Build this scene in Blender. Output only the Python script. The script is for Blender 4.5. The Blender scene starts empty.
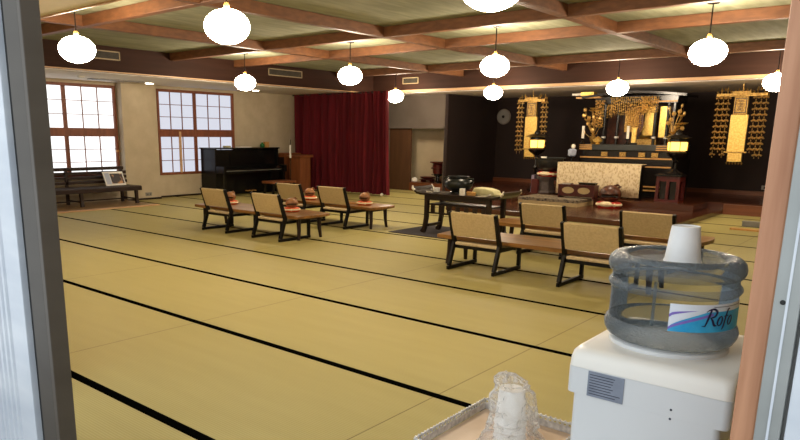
import bpy, bmesh, math, random
from mathutils import Matrix, Vector
random.seed(7)
S = bpy.context.scene
COL = S.collection
PI = math.pi

# ------------------------------------------------------------------ materials
def lin(c):
    r = []
    for v in c[:3]:
        v /= 255.0
        r.append(v / 12.92 if v <= 0.04045 else ((v + 0.055) / 1.055) ** 2.4)
    return (r[0], r[1], r[2], 1.0)

def nodes(name):
    m = bpy.data.materials.new(name)
    m.use_nodes = True
    nt = m.node_tree
    return m, nt, nt.nodes, nt.links, nt.nodes['Principled BSDF']

def mat(name, c, rough=0.6, metal=0.0, c2=None, scale=(6, 6, 6), detail=3, bump=0.0, spec=0.5, coat=0.0, lo=0.35, hi=0.65):
    m, nt, N, L, b = nodes(name)
    b.inputs['Base Color'].default_value = lin(c)
    b.inputs['Roughness'].default_value = rough
    b.inputs['Metallic'].default_value = metal
    b.inputs['Specular IOR Level'].default_value = spec
    b.inputs['Coat Weight'].default_value = coat
    b.inputs['Coat Roughness'].default_value = 0.12
    if c2 is not None or bump:
        tc = N.new('ShaderNodeTexCoord'); mp = N.new('ShaderNodeMapping')
        mp.inputs['Scale'].default_value = scale
        nz = N.new('ShaderNodeTexNoise'); nz.inputs['Scale'].default_value = 1.0
        nz.inputs['Detail'].default_value = detail
        L.new(tc.outputs['Object'], mp.inputs[0]); L.new(mp.outputs[0], nz.inputs[0])
        if c2 is not None:
            rp = N.new('ShaderNodeValToRGB')
            rp.color_ramp.elements[0].position = lo; rp.color_ramp.elements[1].position = hi
            rp.color_ramp.elements[0].color = lin(c); rp.color_ramp.elements[1].color = lin(c2)
            L.new(nz.outputs[0], rp.inputs[0]); L.new(rp.outputs[0], b.inputs['Base Color'])
        if bump:
            bp = N.new('ShaderNodeBump'); bp.inputs['Strength'].default_value = bump
            bp.inputs['Distance'].default_value = 0.01
            L.new(nz.outputs[0], bp.inputs['Height']); L.new(bp.outputs[0], b.inputs['Normal'])
    return m

def emis(name, c, s):
    m, nt, N, L, b = nodes(name)
    b.inputs['Base Color'].default_value = lin(c)
    b.inputs['Emission Color'].default_value = lin(c)
    b.inputs['Emission Strength'].default_value = s
    return m

def tatami_mat():
    m, nt, N, L, b = nodes('tatami')
    b.inputs['Roughness'].default_value = 0.55
    b.inputs['Specular IOR Level'].default_value = 0.16
    tc = N.new('ShaderNodeTexCoord'); sp = N.new('ShaderNodeSeparateXYZ')
    L.new(tc.outputs['Object'], sp.inputs[0])
    def mth(op, a, bb=None, cc=None):
        n = N.new('ShaderNodeMath'); n.operation = op
        for i, v in enumerate((a, bb, cc)):
            if v is None: continue
            if isinstance(v, (int, float)): n.inputs[i].default_value = v
            else: L.new(v, n.inputs[i])
        return n.outputs[0]
    # cloth borders every .926 m along Y
    u = mth('DIVIDE', mth('SUBTRACT', sp.outputs['Y'], 1.366 - 0.0235 - 0.926 * 10), 0.926)
    line = mth('LESS_THAN', mth('FRACT', u), 0.047 / 0.926)
    v = mth('DIVIDE', mth('SUBTRACT', sp.outputs['X'], -1.514 - 1.706 * 20), 1.706)
    seam = mth('LESS_THAN', mth('FRACT', v), 0.006 / 1.706)
    # woven rush: fine ribs along X
    wv = mth('MULTIPLY_ADD', mth('SINE', mth('MULTIPLY', sp.outputs['Y'], 2 * PI / 0.012)), 0.5, 0.5)
    mp = N.new('ShaderNodeMapping'); mp.inputs['Scale'].default_value = (1.2, 9, 1)
    L.new(tc.outputs['Object'], mp.inputs[0])
    nz = N.new('ShaderNodeTexNoise'); nz.inputs['Scale'].default_value = 1.3; nz.inputs['Detail'].default_value = 5
    L.new(mp.outputs[0], nz.inputs[0])
    rp = N.new('ShaderNodeValToRGB')
    rp.color_ramp.elements[0].position = 0.3; rp.color_ramp.elements[1].position = 0.72
    rp.color_ramp.elements[0].color = lin((172, 160, 101)); rp.color_ramp.elements[1].color = lin((177, 165, 106))
    L.new(nz.outputs[0], rp.inputs[0])
    def mix(fac, A, B):
        n = N.new('ShaderNodeMix'); n.data_type = 'RGBA'
        if isinstance(fac, float): n.inputs[0].default_value = fac
        else: L.new(fac, n.inputs[0])
        for i, q in ((6, A), (7, B)):
            if isinstance(q, tuple): n.inputs[i].default_value = q
            else: L.new(q, n.inputs[i])
        return n.outputs[2]
    w = mix(mth('MULTIPLY', wv, 0.28), rp.outputs[0], lin((142, 130, 76)))
    s = mix(mth('MULTIPLY', seam, 0.7), w, lin((96, 82, 44)))
    c = mix(line, s, lin((6, 6, 5)))
    L.new(c, b.inputs['Base Color'])
    L.new(mth('MULTIPLY', mth('SUBTRACT', 1.0, line), 0.16), b.inputs['Specular IOR Level'])
    bp = N.new('ShaderNodeBump'); bp.inputs['Strength'].default_value = 0.25; bp.inputs['Distance'].default_value = 0.002
    L.new(wv, bp.inputs['Height']); L.new(bp.outputs[0], b.inputs['Normal'])
    return m

M = {}
M['tatami'] = tatami_mat()
M['ceil'] = mat('woven_ceiling', (152, 153, 126), 0.9, c2=(132, 134, 106), scale=(14, 2.2, 2), detail=6)
M['aisle'] = mat('aisle_ceiling', (236, 228, 218), 0.85, c2=(226, 218, 208), scale=(2, 2, 2))
M['beam'] = mat('beam_wood', (128, 84, 52), 0.55, c2=(106, 68, 42), scale=(9, 9, 30), detail=5)
M['fascia'] = mat('brown_fascia', (58, 35, 26), 0.7, c2=(50, 30, 22), scale=(1, 1, 18), spec=0.2)
M['lip'] = mat('pale_wood_highlight', (206, 168, 128), 0.4, c2=(190, 150, 110), scale=(3, 3, 20))  # pale wood; also carries the painted lip highlight and floor reflection
M['wall'] = mat('beige_plaster', (192, 179, 155), 0.9, c2=(182, 169, 145), scale=(5, 5, 5), bump=0.1)
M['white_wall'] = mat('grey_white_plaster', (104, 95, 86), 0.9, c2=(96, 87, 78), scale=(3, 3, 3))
M['cream_wall'] = mat('cream_plaster', (200, 184, 152), 0.9, c2=(188, 172, 142), scale=(3, 3, 3))
M['dark_wall'] = mat('dark_brown_wall', (34, 18, 14), 0.8, c2=(29, 15, 12), scale=(3, 3, 3))
M['brown_door'] = mat('brown_door', (88, 58, 34), 0.6, c2=(78, 50, 28), scale=(12, 12, 2))
M['winframe'] = mat('window_wood', (132, 72, 42), 0.5, c2=(112, 58, 32), scale=(20, 20, 4))
M['pane'] = emis('glowing_frosted_glass', (250, 250, 250), 1.5)  # pane emits by itself, in place of daylight coming through
M['pane_blue'] = emis('dim_glowing_frosted_glass', (222, 226, 240), .9)  # dimmer, bluer glow for the window behind the piano
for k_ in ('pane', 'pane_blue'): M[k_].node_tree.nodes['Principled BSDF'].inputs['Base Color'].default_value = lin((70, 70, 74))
M['altar_wood'] = mat('polished_stage_wood', (84, 42, 24), 0.26, c2=(66, 32, 18), scale=(1.2, 14, 14), detail=4, coat=0.3)
M['step_wood'] = mat('step_wood', (118, 66, 36), 0.4, c2=(98, 54, 28), scale=(1.5, 16, 16), detail=4)
M['edge_wood'] = mat('edge_boards', (150, 120, 84), 0.35, c2=(128, 100, 68), scale=(14, 1.4, 14))
M['black'] = mat('black_lacquer', (16, 14, 14), 0.25, c2=(22, 19, 18), scale=(8, 8, 8))
M['chair_black'] = mat('black_chair_frame', (8, 7, 7), 0.42, c2=(11, 10, 10), scale=(20, 20, 20), spec=0.25)
M['cream'] = mat('cream_canvas', (196, 174, 130), 0.85, c2=(184, 162, 118), scale=(60, 60, 60), bump=0.15)
M['seat'] = mat('seat_cloth', (200, 180, 142), 0.8, c2=(186, 164, 124), scale=(50, 50, 50))
M['table_wood'] = mat('low_table_wood', (150, 104, 50), 0.34, c2=(106, 70, 32), scale=(2, 22, 22), detail=5, coat=0.1)
M['dark_wood'] = mat('dark_wood', (40, 23, 17), 0.4, c2=(28, 16, 12), scale=(3, 3, 14), spec=0.35)
M['bench_wood'] = mat('bench_wood', (44, 26, 19), 0.5, c2=(34, 19, 14), scale=(14, 2, 14), spec=0.3)
M['lectern'] = mat('lectern_wood', (138, 80, 42), 0.45, c2=(118, 66, 34), scale=(14, 14, 2))
M['piano'] = mat('piano_black', (8, 8, 9), 0.22, c2=(11, 11, 12), scale=(4, 4, 4), spec=0.35)
M['ivory'] = mat('ivory', (225, 220, 205), 0.4, c2=(215, 208, 190), scale=(30, 30, 30))
M['curtain'] = mat('red_velvet', (108, 7, 26), 0.9, c2=(84, 4, 18), scale=(18, 18, 1.5), detail=4)
M['gold'] = mat('gold_leaf', (246, 212, 126), 0.34, 0.75, c2=(222, 180, 90), scale=(40, 40, 40), detail=4, bump=0.2)
M['gold_dark'] = mat('old_gold', (206, 170, 98), 0.4, 0.8, c2=(140, 104, 52), scale=(60, 60, 60), bump=0.4)
M['gold_chain'] = mat('bright_chain_gold', (240, 206, 134), 0.28, 0.7, c2=(214, 172, 96), scale=(50, 50, 50))
M['gold_pale'] = mat('pale_gold_wood', (206, 158, 92), 0.45, 0.2, c2=(186, 138, 74), scale=(20, 20, 20))
M['red_lac'] = mat('red_lacquer', (88, 18, 13), 0.4, c2=(70, 13, 10), scale=(12, 12, 12))
M['darkred_lac'] = mat('dark_red_lacquer', (82, 26, 22), 0.35, c2=(66, 20, 18), scale=(12, 12, 12))
M['red_cloth'] = mat('red_cushion_cloth', (206, 44, 26), 0.75, c2=(186, 34, 20), scale=(30, 30, 30))
M['orange_cloth'] = mat('orange_cushion_cloth', (220, 96, 40), 0.75, c2=(200, 76, 30), scale=(30, 30, 30))
M['white_cloth'] = mat('white_cloth', (238, 218, 180), 0.8, c2=(226, 204, 164), scale=(30, 30, 30))
M['fish_wood'] = mat('carved_brown_wood', (158, 108, 64), 0.45, c2=(128, 82, 46), scale=(16, 16, 16), bump=0.3)
M['fish_dark'] = mat('dark_carved_wood', (92, 48, 28), 0.4, c2=(56, 28, 18), scale=(16, 16, 16), bump=0.4)
M['bronze'] = mat('dark_bronze', (42, 42, 40), 0.3, 0.6, c2=(60, 58, 54), scale=(9, 9, 9))
M['iron'] = mat('black_iron', (20, 22, 22), 0.28, 0.3, c2=(34, 38, 36), scale=(14, 14, 14))
M['greycloth'] = mat('grey_cloth', (92, 82, 78), 0.85, c2=(80, 70, 66), scale=(20, 20, 20))
M['purple'] = mat('lilac_cloth', (152, 140, 160), 0.8, c2=(120, 108, 130), scale=(20, 20, 4))
M['rug'] = mat('slate_felt', (50, 44, 50), 0.95, c2=(42, 36, 42), scale=(60, 60, 60))
M['palegreen'] = mat('pale_green_cloth', (202, 196, 150), 0.8, c2=(186, 180, 134), scale=(20, 20, 20))
M['white'] = mat('white_paint', (232, 230, 224), 0.5, c2=(224, 222, 216), scale=(20, 20, 20))
M['wax'] = mat('white_wax', (244, 238, 224), 0.5, c2=(236, 230, 214), scale=(20, 20, 20))
M['paper'] = mat('white_paper', (236, 234, 230), 0.7, c2=(228, 226, 222), scale=(20, 20, 20))
M['plastic'] = mat('white_plastic', (216, 216, 214), 0.35, c2=(209, 209, 207), scale=(3, 3, 3))
M['plastic_warm'] = mat('warm_white_plastic', (232, 226, 214), 0.35, c2=(226, 220, 208), scale=(3, 3, 3))
M['cup'] = mat('paper_cup', (240, 238, 234), 0.55, c2=(234, 232, 228), scale=(30, 30, 30))
M['grey_plate'] = mat('grey_label_plate', (118, 124, 136), 0.45, c2=(132, 138, 150), scale=(30, 30, 30))
M['ink'] = mat('ink', (40, 44, 60), 0.6)
M['navy'] = mat('navy_ink', (34, 30, 74), 0.5)
M['blue'] = mat('label_blue', (36, 160, 216), 0.45, c2=(70, 184, 228), scale=(30, 30, 30))
M['violet'] = mat('label_violet', (128, 110, 196), 0.45)
M['lblwhite'] = mat('label_white', (232, 238, 246), 0.45)
M['silver'] = mat('silver_lace_metal', (226, 222, 216), 0.4, 0.35, c2=(186, 182, 178), scale=(80, 80, 80), bump=0.3)
M['tray_base'] = mat('tray_base', (204, 176, 146), 0.5, c2=(192, 162, 130), scale=(10, 10, 10))
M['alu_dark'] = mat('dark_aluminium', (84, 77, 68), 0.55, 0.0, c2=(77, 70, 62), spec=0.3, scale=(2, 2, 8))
M['alu_brown'] = mat('brown_grey_aluminium', (86, 77, 66), 0.55, 0.0, c2=(78, 69, 58), scale=(2, 2, 8))  # browner aluminium tone, used on edge stile and entrance floor
M['rubber'] = mat('black_rubber', (30, 30, 28), 0.7, c2=(38, 38, 36), scale=(9, 9, 9))
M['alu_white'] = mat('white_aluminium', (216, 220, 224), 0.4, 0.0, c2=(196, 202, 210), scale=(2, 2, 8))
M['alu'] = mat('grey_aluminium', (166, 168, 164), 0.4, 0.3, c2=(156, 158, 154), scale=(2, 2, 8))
M['post'] = mat('door_post_wood', (200, 146, 110), 0.55, c2=(170, 116, 82), scale=(40, 40, 3), detail=6)
M['slate'] = mat('slate_lacquer', (54, 58, 58), 0.3, c2=(44, 48, 48), scale=(6, 6, 6))
M['clockface'] = mat('clock_face', (132, 122, 112), 0.6, c2=(122, 112, 102), scale=(10, 10, 10))
M['vent_dark'] = mat('vent_slats', (58, 52, 40), 0.6, c2=(48, 42, 32), scale=(10, 10, 10))
M['vent_frame'] = mat('vent_frame', (176, 158, 124), 0.5, c2=(166, 148, 114), scale=(10, 10, 10))
M['grey'] = mat('grey_plastic', (140, 138, 134), 0.5, c2=(130, 128, 124), scale=(10, 10, 10))
M['green'] = mat('green_glass', (40, 120, 66), 0.2, c2=(30, 100, 54), scale=(10, 10, 10))
M['picture'] = mat('printed_picture', (60, 54, 58), 0.5, c2=(196, 150, 110), scale=(14, 14, 14), lo=0.5, hi=0.62)
M['bluepaper'] = mat('pale_blue_paper', (176, 184, 206), 0.6)
M['globe'] = emis('lit_globe', (255, 234, 206), 74.0)
M['bulb'] = emis('lit_downlight', (255, 236, 206), 25.0)
M['lantern'] = emis('lit_lantern_paper', (255, 196, 92), 3.0)

def brocade(name, a, b2, sc):
    m, nt, N, L, b = nodes(name)
    b.inputs['Roughness'].default_value = 0.6
    tc = N.new('ShaderNodeTexCoord'); mp = N.new('ShaderNodeMapping'); mp.inputs['Scale'].default_value = sc
    L.new(tc.outputs['Object'], mp.inputs[0])
    vo = N.new('ShaderNodeTexVoronoi'); vo.inputs['Scale'].default_value = 1.0
    nz = N.new('ShaderNodeTexNoise'); nz.inputs['Scale'].default_value = 2.3; nz.inputs['Detail'].default_value = 4
    L.new(mp.outputs[0], vo.inputs['Vector']); L.new(mp.outputs[0], nz.inputs[0])
    mu = N.new('ShaderNodeMath'); mu.operation = 'MULTIPLY'
    L.new(vo.outputs['Distance'], mu.inputs[0]); L.new(nz.outputs[0], mu.inputs[1])
    rp = N.new('ShaderNodeValToRGB')
    rp.color_ramp.elements[0].position = 0.12; rp.color_ramp.elements[1].position = 0.3
    rp.color_ramp.elements[0].color = lin(b2); rp.color_ramp.elements[1].color = lin(a)
    L.new(mu.outputs[0], rp.inputs[0]); L.new(rp.outputs[0], b.inputs['Base Color'])
    return m
M['brocade'] = brocade('gold_brocade', (232, 214, 178), (200, 174, 130), (34, 34, 24))
M['matpattern'] = brocade('patterned_mat', (136, 122, 100), (52, 46, 42), (22, 22, 22))

def bottle_mat(name, tint, cov, rough):
    m, nt, N, L, b = nodes(name)
    out = N['Material Output']
    tr = N.new('ShaderNodeBsdfTransparent'); tr.inputs[0].default_value = lin(tint)
    b.inputs['Base Color'].default_value = lin((168, 180, 192))
    b.inputs['Roughness'].default_value = rough
    b.inputs['Specular IOR Level'].default_value = 0.5
    tc = N.new('ShaderNodeTexCoord')
    nz = N.new('ShaderNodeTexNoise'); nz.inputs['Scale'].default_value = 130; nz.inputs['Detail'].default_value = 2
    L.new(tc.outputs['Object'], nz.inputs[0])
    bp = N.new('ShaderNodeBump'); bp.inputs['Strength'].default_value = 0.9; bp.inputs['Distance'].default_value = 0.008
    L.new(nz.outputs[0], bp.inputs['Height']); L.new(bp.outputs[0], b.inputs['Normal'])
    lw = N.new('ShaderNodeFresnel'); lw.inputs['IOR'].default_value = 1.35
    ad = N.new('ShaderNodeMath'); ad.operation = 'ADD'; ad.inputs[1].default_value = cov; ad.use_clamp = True
    L.new(lw.outputs[0], ad.inputs[0])
    mx = N.new('ShaderNodeMixShader')
    L.new(ad.outputs[0], mx.inputs[0]); L.new(tr.outputs[0], mx.inputs[1]); L.new(b.outputs[0], mx.inputs[2])
    L.new(mx.outputs[0], out.inputs['Surface'])
    return m
M['bottle_clear'] = bottle_mat('clear_bottle_wall', (246, 249, 248), 0.01, 0.12)
M['bottle_frost'] = bottle_mat('frosted_bottle_bulge', (222, 226, 228), 0.27, 0.22)
M['bottle_frost'].node_tree.nodes['Principled BSDF'].inputs['Base Color'].default_value = lin((150, 158, 162))
M['bag'] = bottle_mat('clear_crumpled_film', (252, 249, 245), 0.2, 0.2)
M['bag'].node_tree.nodes['Principled BSDF'].inputs['Base Color'].default_value = lin((250, 246, 240))

# ------------------------------------------------------------------ mesh builder
class MB:
    def __init__(self):
        self.bm = bmesh.new()
    def box(self, x0, x1, y0, y1, z0, z1, mtx=None):
        p = [Vector((x, y, z)) for x in (x0, x1) for y in (y0, y1) for z in (z0, z1)]
        if mtx is not None: p = [mtx @ q for q in p]
        v = [self.bm.verts.new(q) for q in p]
        for f in ((0, 1, 3, 2), (4, 6, 7, 5), (0, 4, 5, 1), (2, 3, 7, 6), (0, 2, 6, 4), (1, 5, 7, 3)):
            self.bm.faces.new([v[i] for i in f])
        return self
    def prism(self, pts, a, b, axis='x'):
        # polygon pts extruded along an axis; pts are the two other coordinates in order
        def P(u, w, t):
            return {'x': (t, u, w), 'y': (u, t, w), 'z': (u, w, t)}[axis]
        A = [self.bm.verts.new(P(u, w, a)) for u, w in pts]
        B = [self.bm.verts.new(P(u, w, b)) for u, w in pts]
        n = len(pts)
        for i in range(n):
            j = (i + 1) % n
            self.bm.faces.new((A[i], A[j], B[j], B[i]))
        self.bm.faces.new(A[::-1]); self.bm.faces.new(B)
        return self
    def sweep(self, prof, w0, w1, axis='x'):
        # closed ribbon of 2-D centreline with thickness: prof = [(u, w, half_thickness)]
        left, right = [], []
        for i, (u, w, t) in enumerate(prof):
            a = prof[max(i - 1, 0)]; b = prof[min(i + 1, len(prof) - 1)]
            d = Vector((b[0] - a[0], b[1] - a[1])); d.normalize()
            n = Vector((-d.y, d.x)) * t
            left.append((u + n.x, w + n.y)); right.append((u - n.x, w - n.y))
        return self.prism(left + right[::-1], w0, w1, axis)
    def tube(self, pts, r, seg=8, cap=True):
        pts = [Vector(p) for p in pts]
        rings = []
        up = Vector((0, 0, 1))
        for i, p in enumerate(pts):
            d = (pts[min(i + 1, len(pts) - 1)] - pts[max(i - 1, 0)]).normalized()
            ref = up if abs(d.z) < 0.95 else Vector((1, 0, 0))
            u = d.cross(ref).normalized(); w = d.cross(u).normalized()
            rr = r[i] if isinstance(r, (list, tuple)) else r
            rings.append([self.bm.verts.new(p + u * rr * math.cos(2 * PI * k / seg) + w * rr * math.sin(2 * PI * k / seg)) for k in range(seg)])
        for a, b in zip(rings, rings[1:]):
            for k in range(seg):
                j = (k + 1) % seg
                self.bm.faces.new((a[k], a[j], b[j], b[k]))
        if cap:
            self.bm.faces.new(rings[0][::-1]); self.bm.faces.new(rings[-1])
        return self
    def lathe(self, prof, seg=32, c=(0, 0, 0), sx=1.0, sy=1.0, closed=True):
        rings = []
        for r, z in prof:
            if r < 1e-5:
                rings.append([self.bm.verts.new((c[0], c[1], c[2] + z))])
            else:
                rings.append([self.bm.verts.new((c[0] + sx * r * math.cos(2 * PI * k / seg), c[1] + sy * r * math.sin(2 * PI * k / seg), c[2] + z)) for k in range(seg)])
        for a, b in zip(rings, rings[1:]):
            for k in range(seg):
                j = (k + 1) % seg
                if len(a) == 1 and len(b) == 1: continue
                if len(a) == 1: self.bm.faces.new((a[0], b[j], b[k]))
                elif len(b) == 1: self.bm.faces.new((a[k], a[j], b[0]))
                else: self.bm.faces.new((a[k], a[j], b[j], b[k]))
        if closed:
            if len(rings[0]) > 1: self.bm.faces.new(rings[0][::-1])
            if len(rings[-1]) > 1: self.bm.faces.new(rings[-1])
        return self
    def ball(self, c, rx, ry=None, rz=None, seg=20, rings=12):
        ry = rx if ry is None else ry; rz = rx if rz is None else rz
        prof = [(math.sin(PI * i / rings), -math.cos(PI * i / rings)) for i in range(rings + 1)]
        prof[0] = (0, -1); prof[-1] = (0, 1)
        n0 = len(self.bm.verts)
        self.lathe(prof, seg)
        self.bm.verts.ensure_lookup_table()
        for v in self.bm.verts[n0:]:
            v.co = Vector((c[0] + v.co.x * rx, c[1] + v.co.y * ry, c[2] + v.co.z * rz))
        return self
    def octa(self, c, r, h):
        c = Vector(c)
        v = [self.bm.verts.new(c + Vector(o)) for o in ((r, 0, 0), (0, r, 0), (-r, 0, 0), (0, -r, 0), (0, 0, h), (0, 0, -h))]
        for k in range(4):
            j = (k + 1) % 4
            self.bm.faces.new((v[k], v[j], v[4])); self.bm.faces.new((v[j], v[k], v[5]))
        return self
    def build(self, name, m, parent=None, smooth=False, bevel=0.0, loc=None):
        bm = self.bm
        if bevel:
            bmesh.ops.bevel(bm, geom=list(bm.edges), offset=bevel, segments=2, affect='EDGES', profile=0.5, clamp_overlap=True)
        bmesh.ops.recalc_face_normals(bm, faces=list(bm.faces))
        me = bpy.data.meshes.new(name); bm.to_mesh(me); bm.free()
        if smooth:
            me.polygons.foreach_set('use_smooth', [True] * len(me.polygons))
            me.set_sharp_from_angle(angle=math.radians(38))
        me.materials.append(m)
        o = bpy.data.objects.new(name, me); COL.objects.link(o)
        if parent: o.parent = parent
        if loc: o.location = loc
        return o

def tag(o, label, cat, group=None):
    o['label'] = label; o['category'] = cat
    if group: o['group'] = group
    return o
def thing(name, loc, label, cat, group=None, rz=0.0):
    o = bpy.data.objects.new(name, None); COL.objects.link(o)
    o.location = loc; o.rotation_euler = (0, 0, rz)
    return tag(o, label, cat, group)
def struct(o, label=None):
    o['kind'] = 'structure'
    if label: o['label'] = label
    return o
def copy_tree(o, parent=None):
    c = o.copy(); COL.objects.link(c)
    if parent: c.parent = parent
    for ch in list(o.children): copy_tree(ch, c)
    return c

# ------------------------------------------------------------------ camera (solved from the photo's vanishing points)
cam = bpy.data.cameras.new('camera'); co = bpy.data.objects.new('camera', cam); COL.objects.link(co)
R = Matrix(((0.7543213534660639, 0.65643851694354, 0.009368520592453765),
            (0.1485775370260805, -0.15679742652010611, -0.976390947586025),
            (-0.6394716656712706, 0.7379044928103078, -0.21580766504916632)))
rx, dn, fw = R[0], R[1], R[2]
rot = Matrix((rx, -dn, -fw)).transposed()
co.matrix_world = Matrix.Translation((0, 0, 1.1)) @ rot.to_4x4()
cam.sensor_width = 36; cam.lens = 668.24976 * 36 / 800
cam.shift_x = (400 - 354.1398) / 800; cam.shift_y = (282.4915 - 220) / 800
cam.clip_start = 0.05
S.camera = co

# ------------------------------------------------------------------ room shell
ZA, ZF, ZC = 1.878, 1.886, 2.225      # aisle ceiling, bottom of the fascia, main ceiling
XL, XF, YF, YB, XR = -10.2, -8.65, 10.5, 13.0, 2.3
struct(MB().box(XL - .2, XR + .2, 1.0, YB + .2, -.12, 0).build('floor', M['tatami']), 'tatami floor with black cloth borders')
struct(MB().box(-3.2, XR + .2, -2.5, 1.0, -.14, -.02).build('floor', M['alu_brown']), 'grey floor of the entrance')
struct(MB().box(XF, XR, 2.28, YF, ZC, ZC + .1).build('ceiling', M['ceil']), 'olive woven main ceiling panels')
a = MB(); a.box(XL - .2, XF - .06, 1.0, YB + .2, ZA, ZA + .3); a.box(XF - .06, XR, YF + .06, YB + .2, ZA, ZA + .3)
struct(a.build('ceiling', M['aisle']), 'low pale ceiling of the aisles')
struct(MB().box(XF - .06, XR, 1.0, 2.28, 1.88, ZC + .1).build('ceiling', M['aisle']), 'low pale ceiling over the entrance side')
# window wall with two openings
W1 = (4.05, 5.87, .40, 1.83); W2 = (6.62, 8.27, .385, 1.83)
w = MB()
w.box(XL - .2, XL, 1.0, W1[0], 0, ZA); w.box(XL - .2, XL, W1[0], W1[1], 0, W1[2]); w.box(XL - .2, XL, W1[0], W1[1], W1[3], ZA)
w.box(XL - .2, XL, W1[1], W2[0], 0, ZA); w.box(XL - .2, XL, W2[0], W2[1], 0, W2[2]); w.box(XL - .2, XL, W2[0], W2[1], W2[3], ZA)
w.box(XL - .2, XL, W2[1], YB, 0, ZA)
struct(w.build('wall_left', M['wall']), 'beige wall with the windows')
struct(MB().box(XL, -10.05, 5.885, 6.52, 0, ZA).build('wall_pillar', M['wall']), 'beige pillar between the two windows')
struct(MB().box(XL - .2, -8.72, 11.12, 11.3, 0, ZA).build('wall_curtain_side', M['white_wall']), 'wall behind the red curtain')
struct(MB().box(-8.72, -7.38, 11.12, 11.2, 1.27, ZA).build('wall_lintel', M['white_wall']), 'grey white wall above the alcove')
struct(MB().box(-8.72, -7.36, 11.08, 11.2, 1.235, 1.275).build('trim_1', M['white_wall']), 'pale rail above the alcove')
struct(MB().box(-8.72, -8.19, 11.14, 11.2, 0, 1.24).build('door_1', M['brown_door']), 'plain brown sliding panel beside the alcove')
struct(MB().box(-8.72, -7.38, 11.62, 11.75, 0, 1.3).build('wall_alcove', M['cream_wall']), 'cream rear wall of the alcove')
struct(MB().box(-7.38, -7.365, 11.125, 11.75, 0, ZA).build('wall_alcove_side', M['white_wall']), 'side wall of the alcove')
struct(MB().box(-7.364, -7.3, 11.12, YB, 0, ZA).build('wall_altar_side', M['dark_wall']), 'dark side wall of the altar recess')
struct(MB().box(-7.3, XR + .2, YB, YB + .2, 0, ZA).build('wall_back', M['dark_wall']), 'dark brown wall behind the altar')
struct(MB().box(XR, XR + .2, 1.0, YB, 0, ZC + .1).build('wall_right', M['wall']), 'beige right wall')
w = MB(); w.box(XL - .2, -2.85, 1.1, 1.25, 0, ZC); w.box(-.05, XR, 1.1, 1.25, 0, ZC); w.box(-2.85, -.05, 1.1, 1.25, 1.8, ZC)
struct(w.build('wall_front', M['wall']), 'wall around the entrance')
# fascias, each with a lip whose pale tone paints in the highlight line
struct(MB().box(XF - .06, XF, 2.28, YF, ZF, ZC).build('trim_2', M['fascia']), 'brown fascia on the window side')
struct(MB().box(XF, XR, YF, YF + .06, ZF, ZC).build('trim_3', M['fascia']), 'brown fascia on the altar side')
struct(MB().box(XF, XF + .02, 2.28, YF - .02, ZF, ZF + .016).build('trim_4', M['lip']), 'thin lip under the window side fascia, highlight painted in')
struct(MB().box(XF, XR, YF - .02, YF, ZF, ZF + .045).build('trim_5', M['lip']), 'lip under the altar side fascia, highlight painted in')
n = 6
bw = .085
for y in (3.5, 5.87, 7.04, 9.42):
    struct(MB().box(XF, XR, y - .0, y + bw, 2.12, ZC).build('trim_%d' % n, M['beam'], bevel=.006), 'brown ceiling beam parallel to the altar'); n += 1
ys = (2.3, 3.5, 5.87, 7.04, 9.42, YF)
for x in (-6.6, -4.7, -2.66, -.62, 1.4):
    for k in range(5):
        y0 = ys[k] + (bw if k else 0)
        struct(MB().box(x - bw, x, y0, ys[k + 1], 2.121, ZC).build('trim_%d' % n, M['beam'], bevel=.006), 'brown ceiling beam parallel to the windows'); n += 1
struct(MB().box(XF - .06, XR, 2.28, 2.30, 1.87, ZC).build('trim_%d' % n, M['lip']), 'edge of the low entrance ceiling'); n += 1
struct(MB().box(XL, -9.22, 2.5, 5.885, 0, .012).build('trim_%d' % n, M['edge_wood']), 'wooden boards along the window wall'); n += 1
struct(MB().box(-9.22, -9.12, 2.5, 5.885, 0, .016).build('trim_%d' % n, M['lip']), 'pale strip painted as window reflection along the tatami edge'); n += 1  # pale colour stands in for window light reflected off the boards
struct(MB().box(XL, XL + .015, 6.52, 9.6, 0, .03).build('baseboard_left', M['dark_wood']))
struct(MB().box(-10.06, -10.035, 5.885, 6.52, 0, .03).build('baseboard_pillar', M['dark_wood']))

def window(idx, ws, mull, label):
    y0, y1, z0, z1 = ws
    root = bpy.data.objects.new('window_%d' % idx, None); COL.objects.link(root); struct(root, label)
    root.location = (XL, y0, z0)
    H = z1 - z0; Wd = y1 - y0; m0, m1 = 1.035 - z0, 1.165 - z0
    f = MB(); t = .045
    f.box(-.06, .012, 0, t, 0, H); f.box(-.06, .012, Wd - t, Wd, 0, H); f.box(-.06, .012, t, Wd - t, H - t, H); f.box(-.06, .012, t, Wd - t, 0, t)
    f.box(-.06, .016, t, Wd - t, m0, m1)
    f.build('window_frame', M['winframe'], root, bevel=.003)
    for (za, zb) in ((t, m0), (m1, H - t)):
        s = MB()
        s.box(-.05, -.005, mull - y0 - .03, mull - y0 + .03, za, zb)
        s.build('window_stile', M['winframe'], root)
        for (ya, yb) in ((t, mull - y0 - .03), (mull - y0 + .03, Wd - t)):
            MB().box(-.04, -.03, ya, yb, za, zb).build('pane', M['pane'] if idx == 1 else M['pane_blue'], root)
            g = MB(); nc = 3 if (yb - ya) < 1.0 else 4
            for k in range(1, nc):
                yy = ya + (yb - ya) * k / nc; g.box(-.03, -.016, yy - .007, yy + .007, za, zb)
            for k in (1, 2):
                zz = za + (zb - za) * k / 3; g.box(-.029, -.015, ya, yb, zz - .005, zz + .005)
            g.build('lattice', M['winframe'], root)
    return root
window(1, W1, 5.02, 'wood framed frosted window behind the bench')
w2 = window(2, W2, 7.40, 'wood framed frosted window behind the piano')
MB().box(.0, .02, 7.03 - W2[0], 7.075 - W2[0], .03, .74).build('sash_stile', M['lip'], w2)
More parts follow.
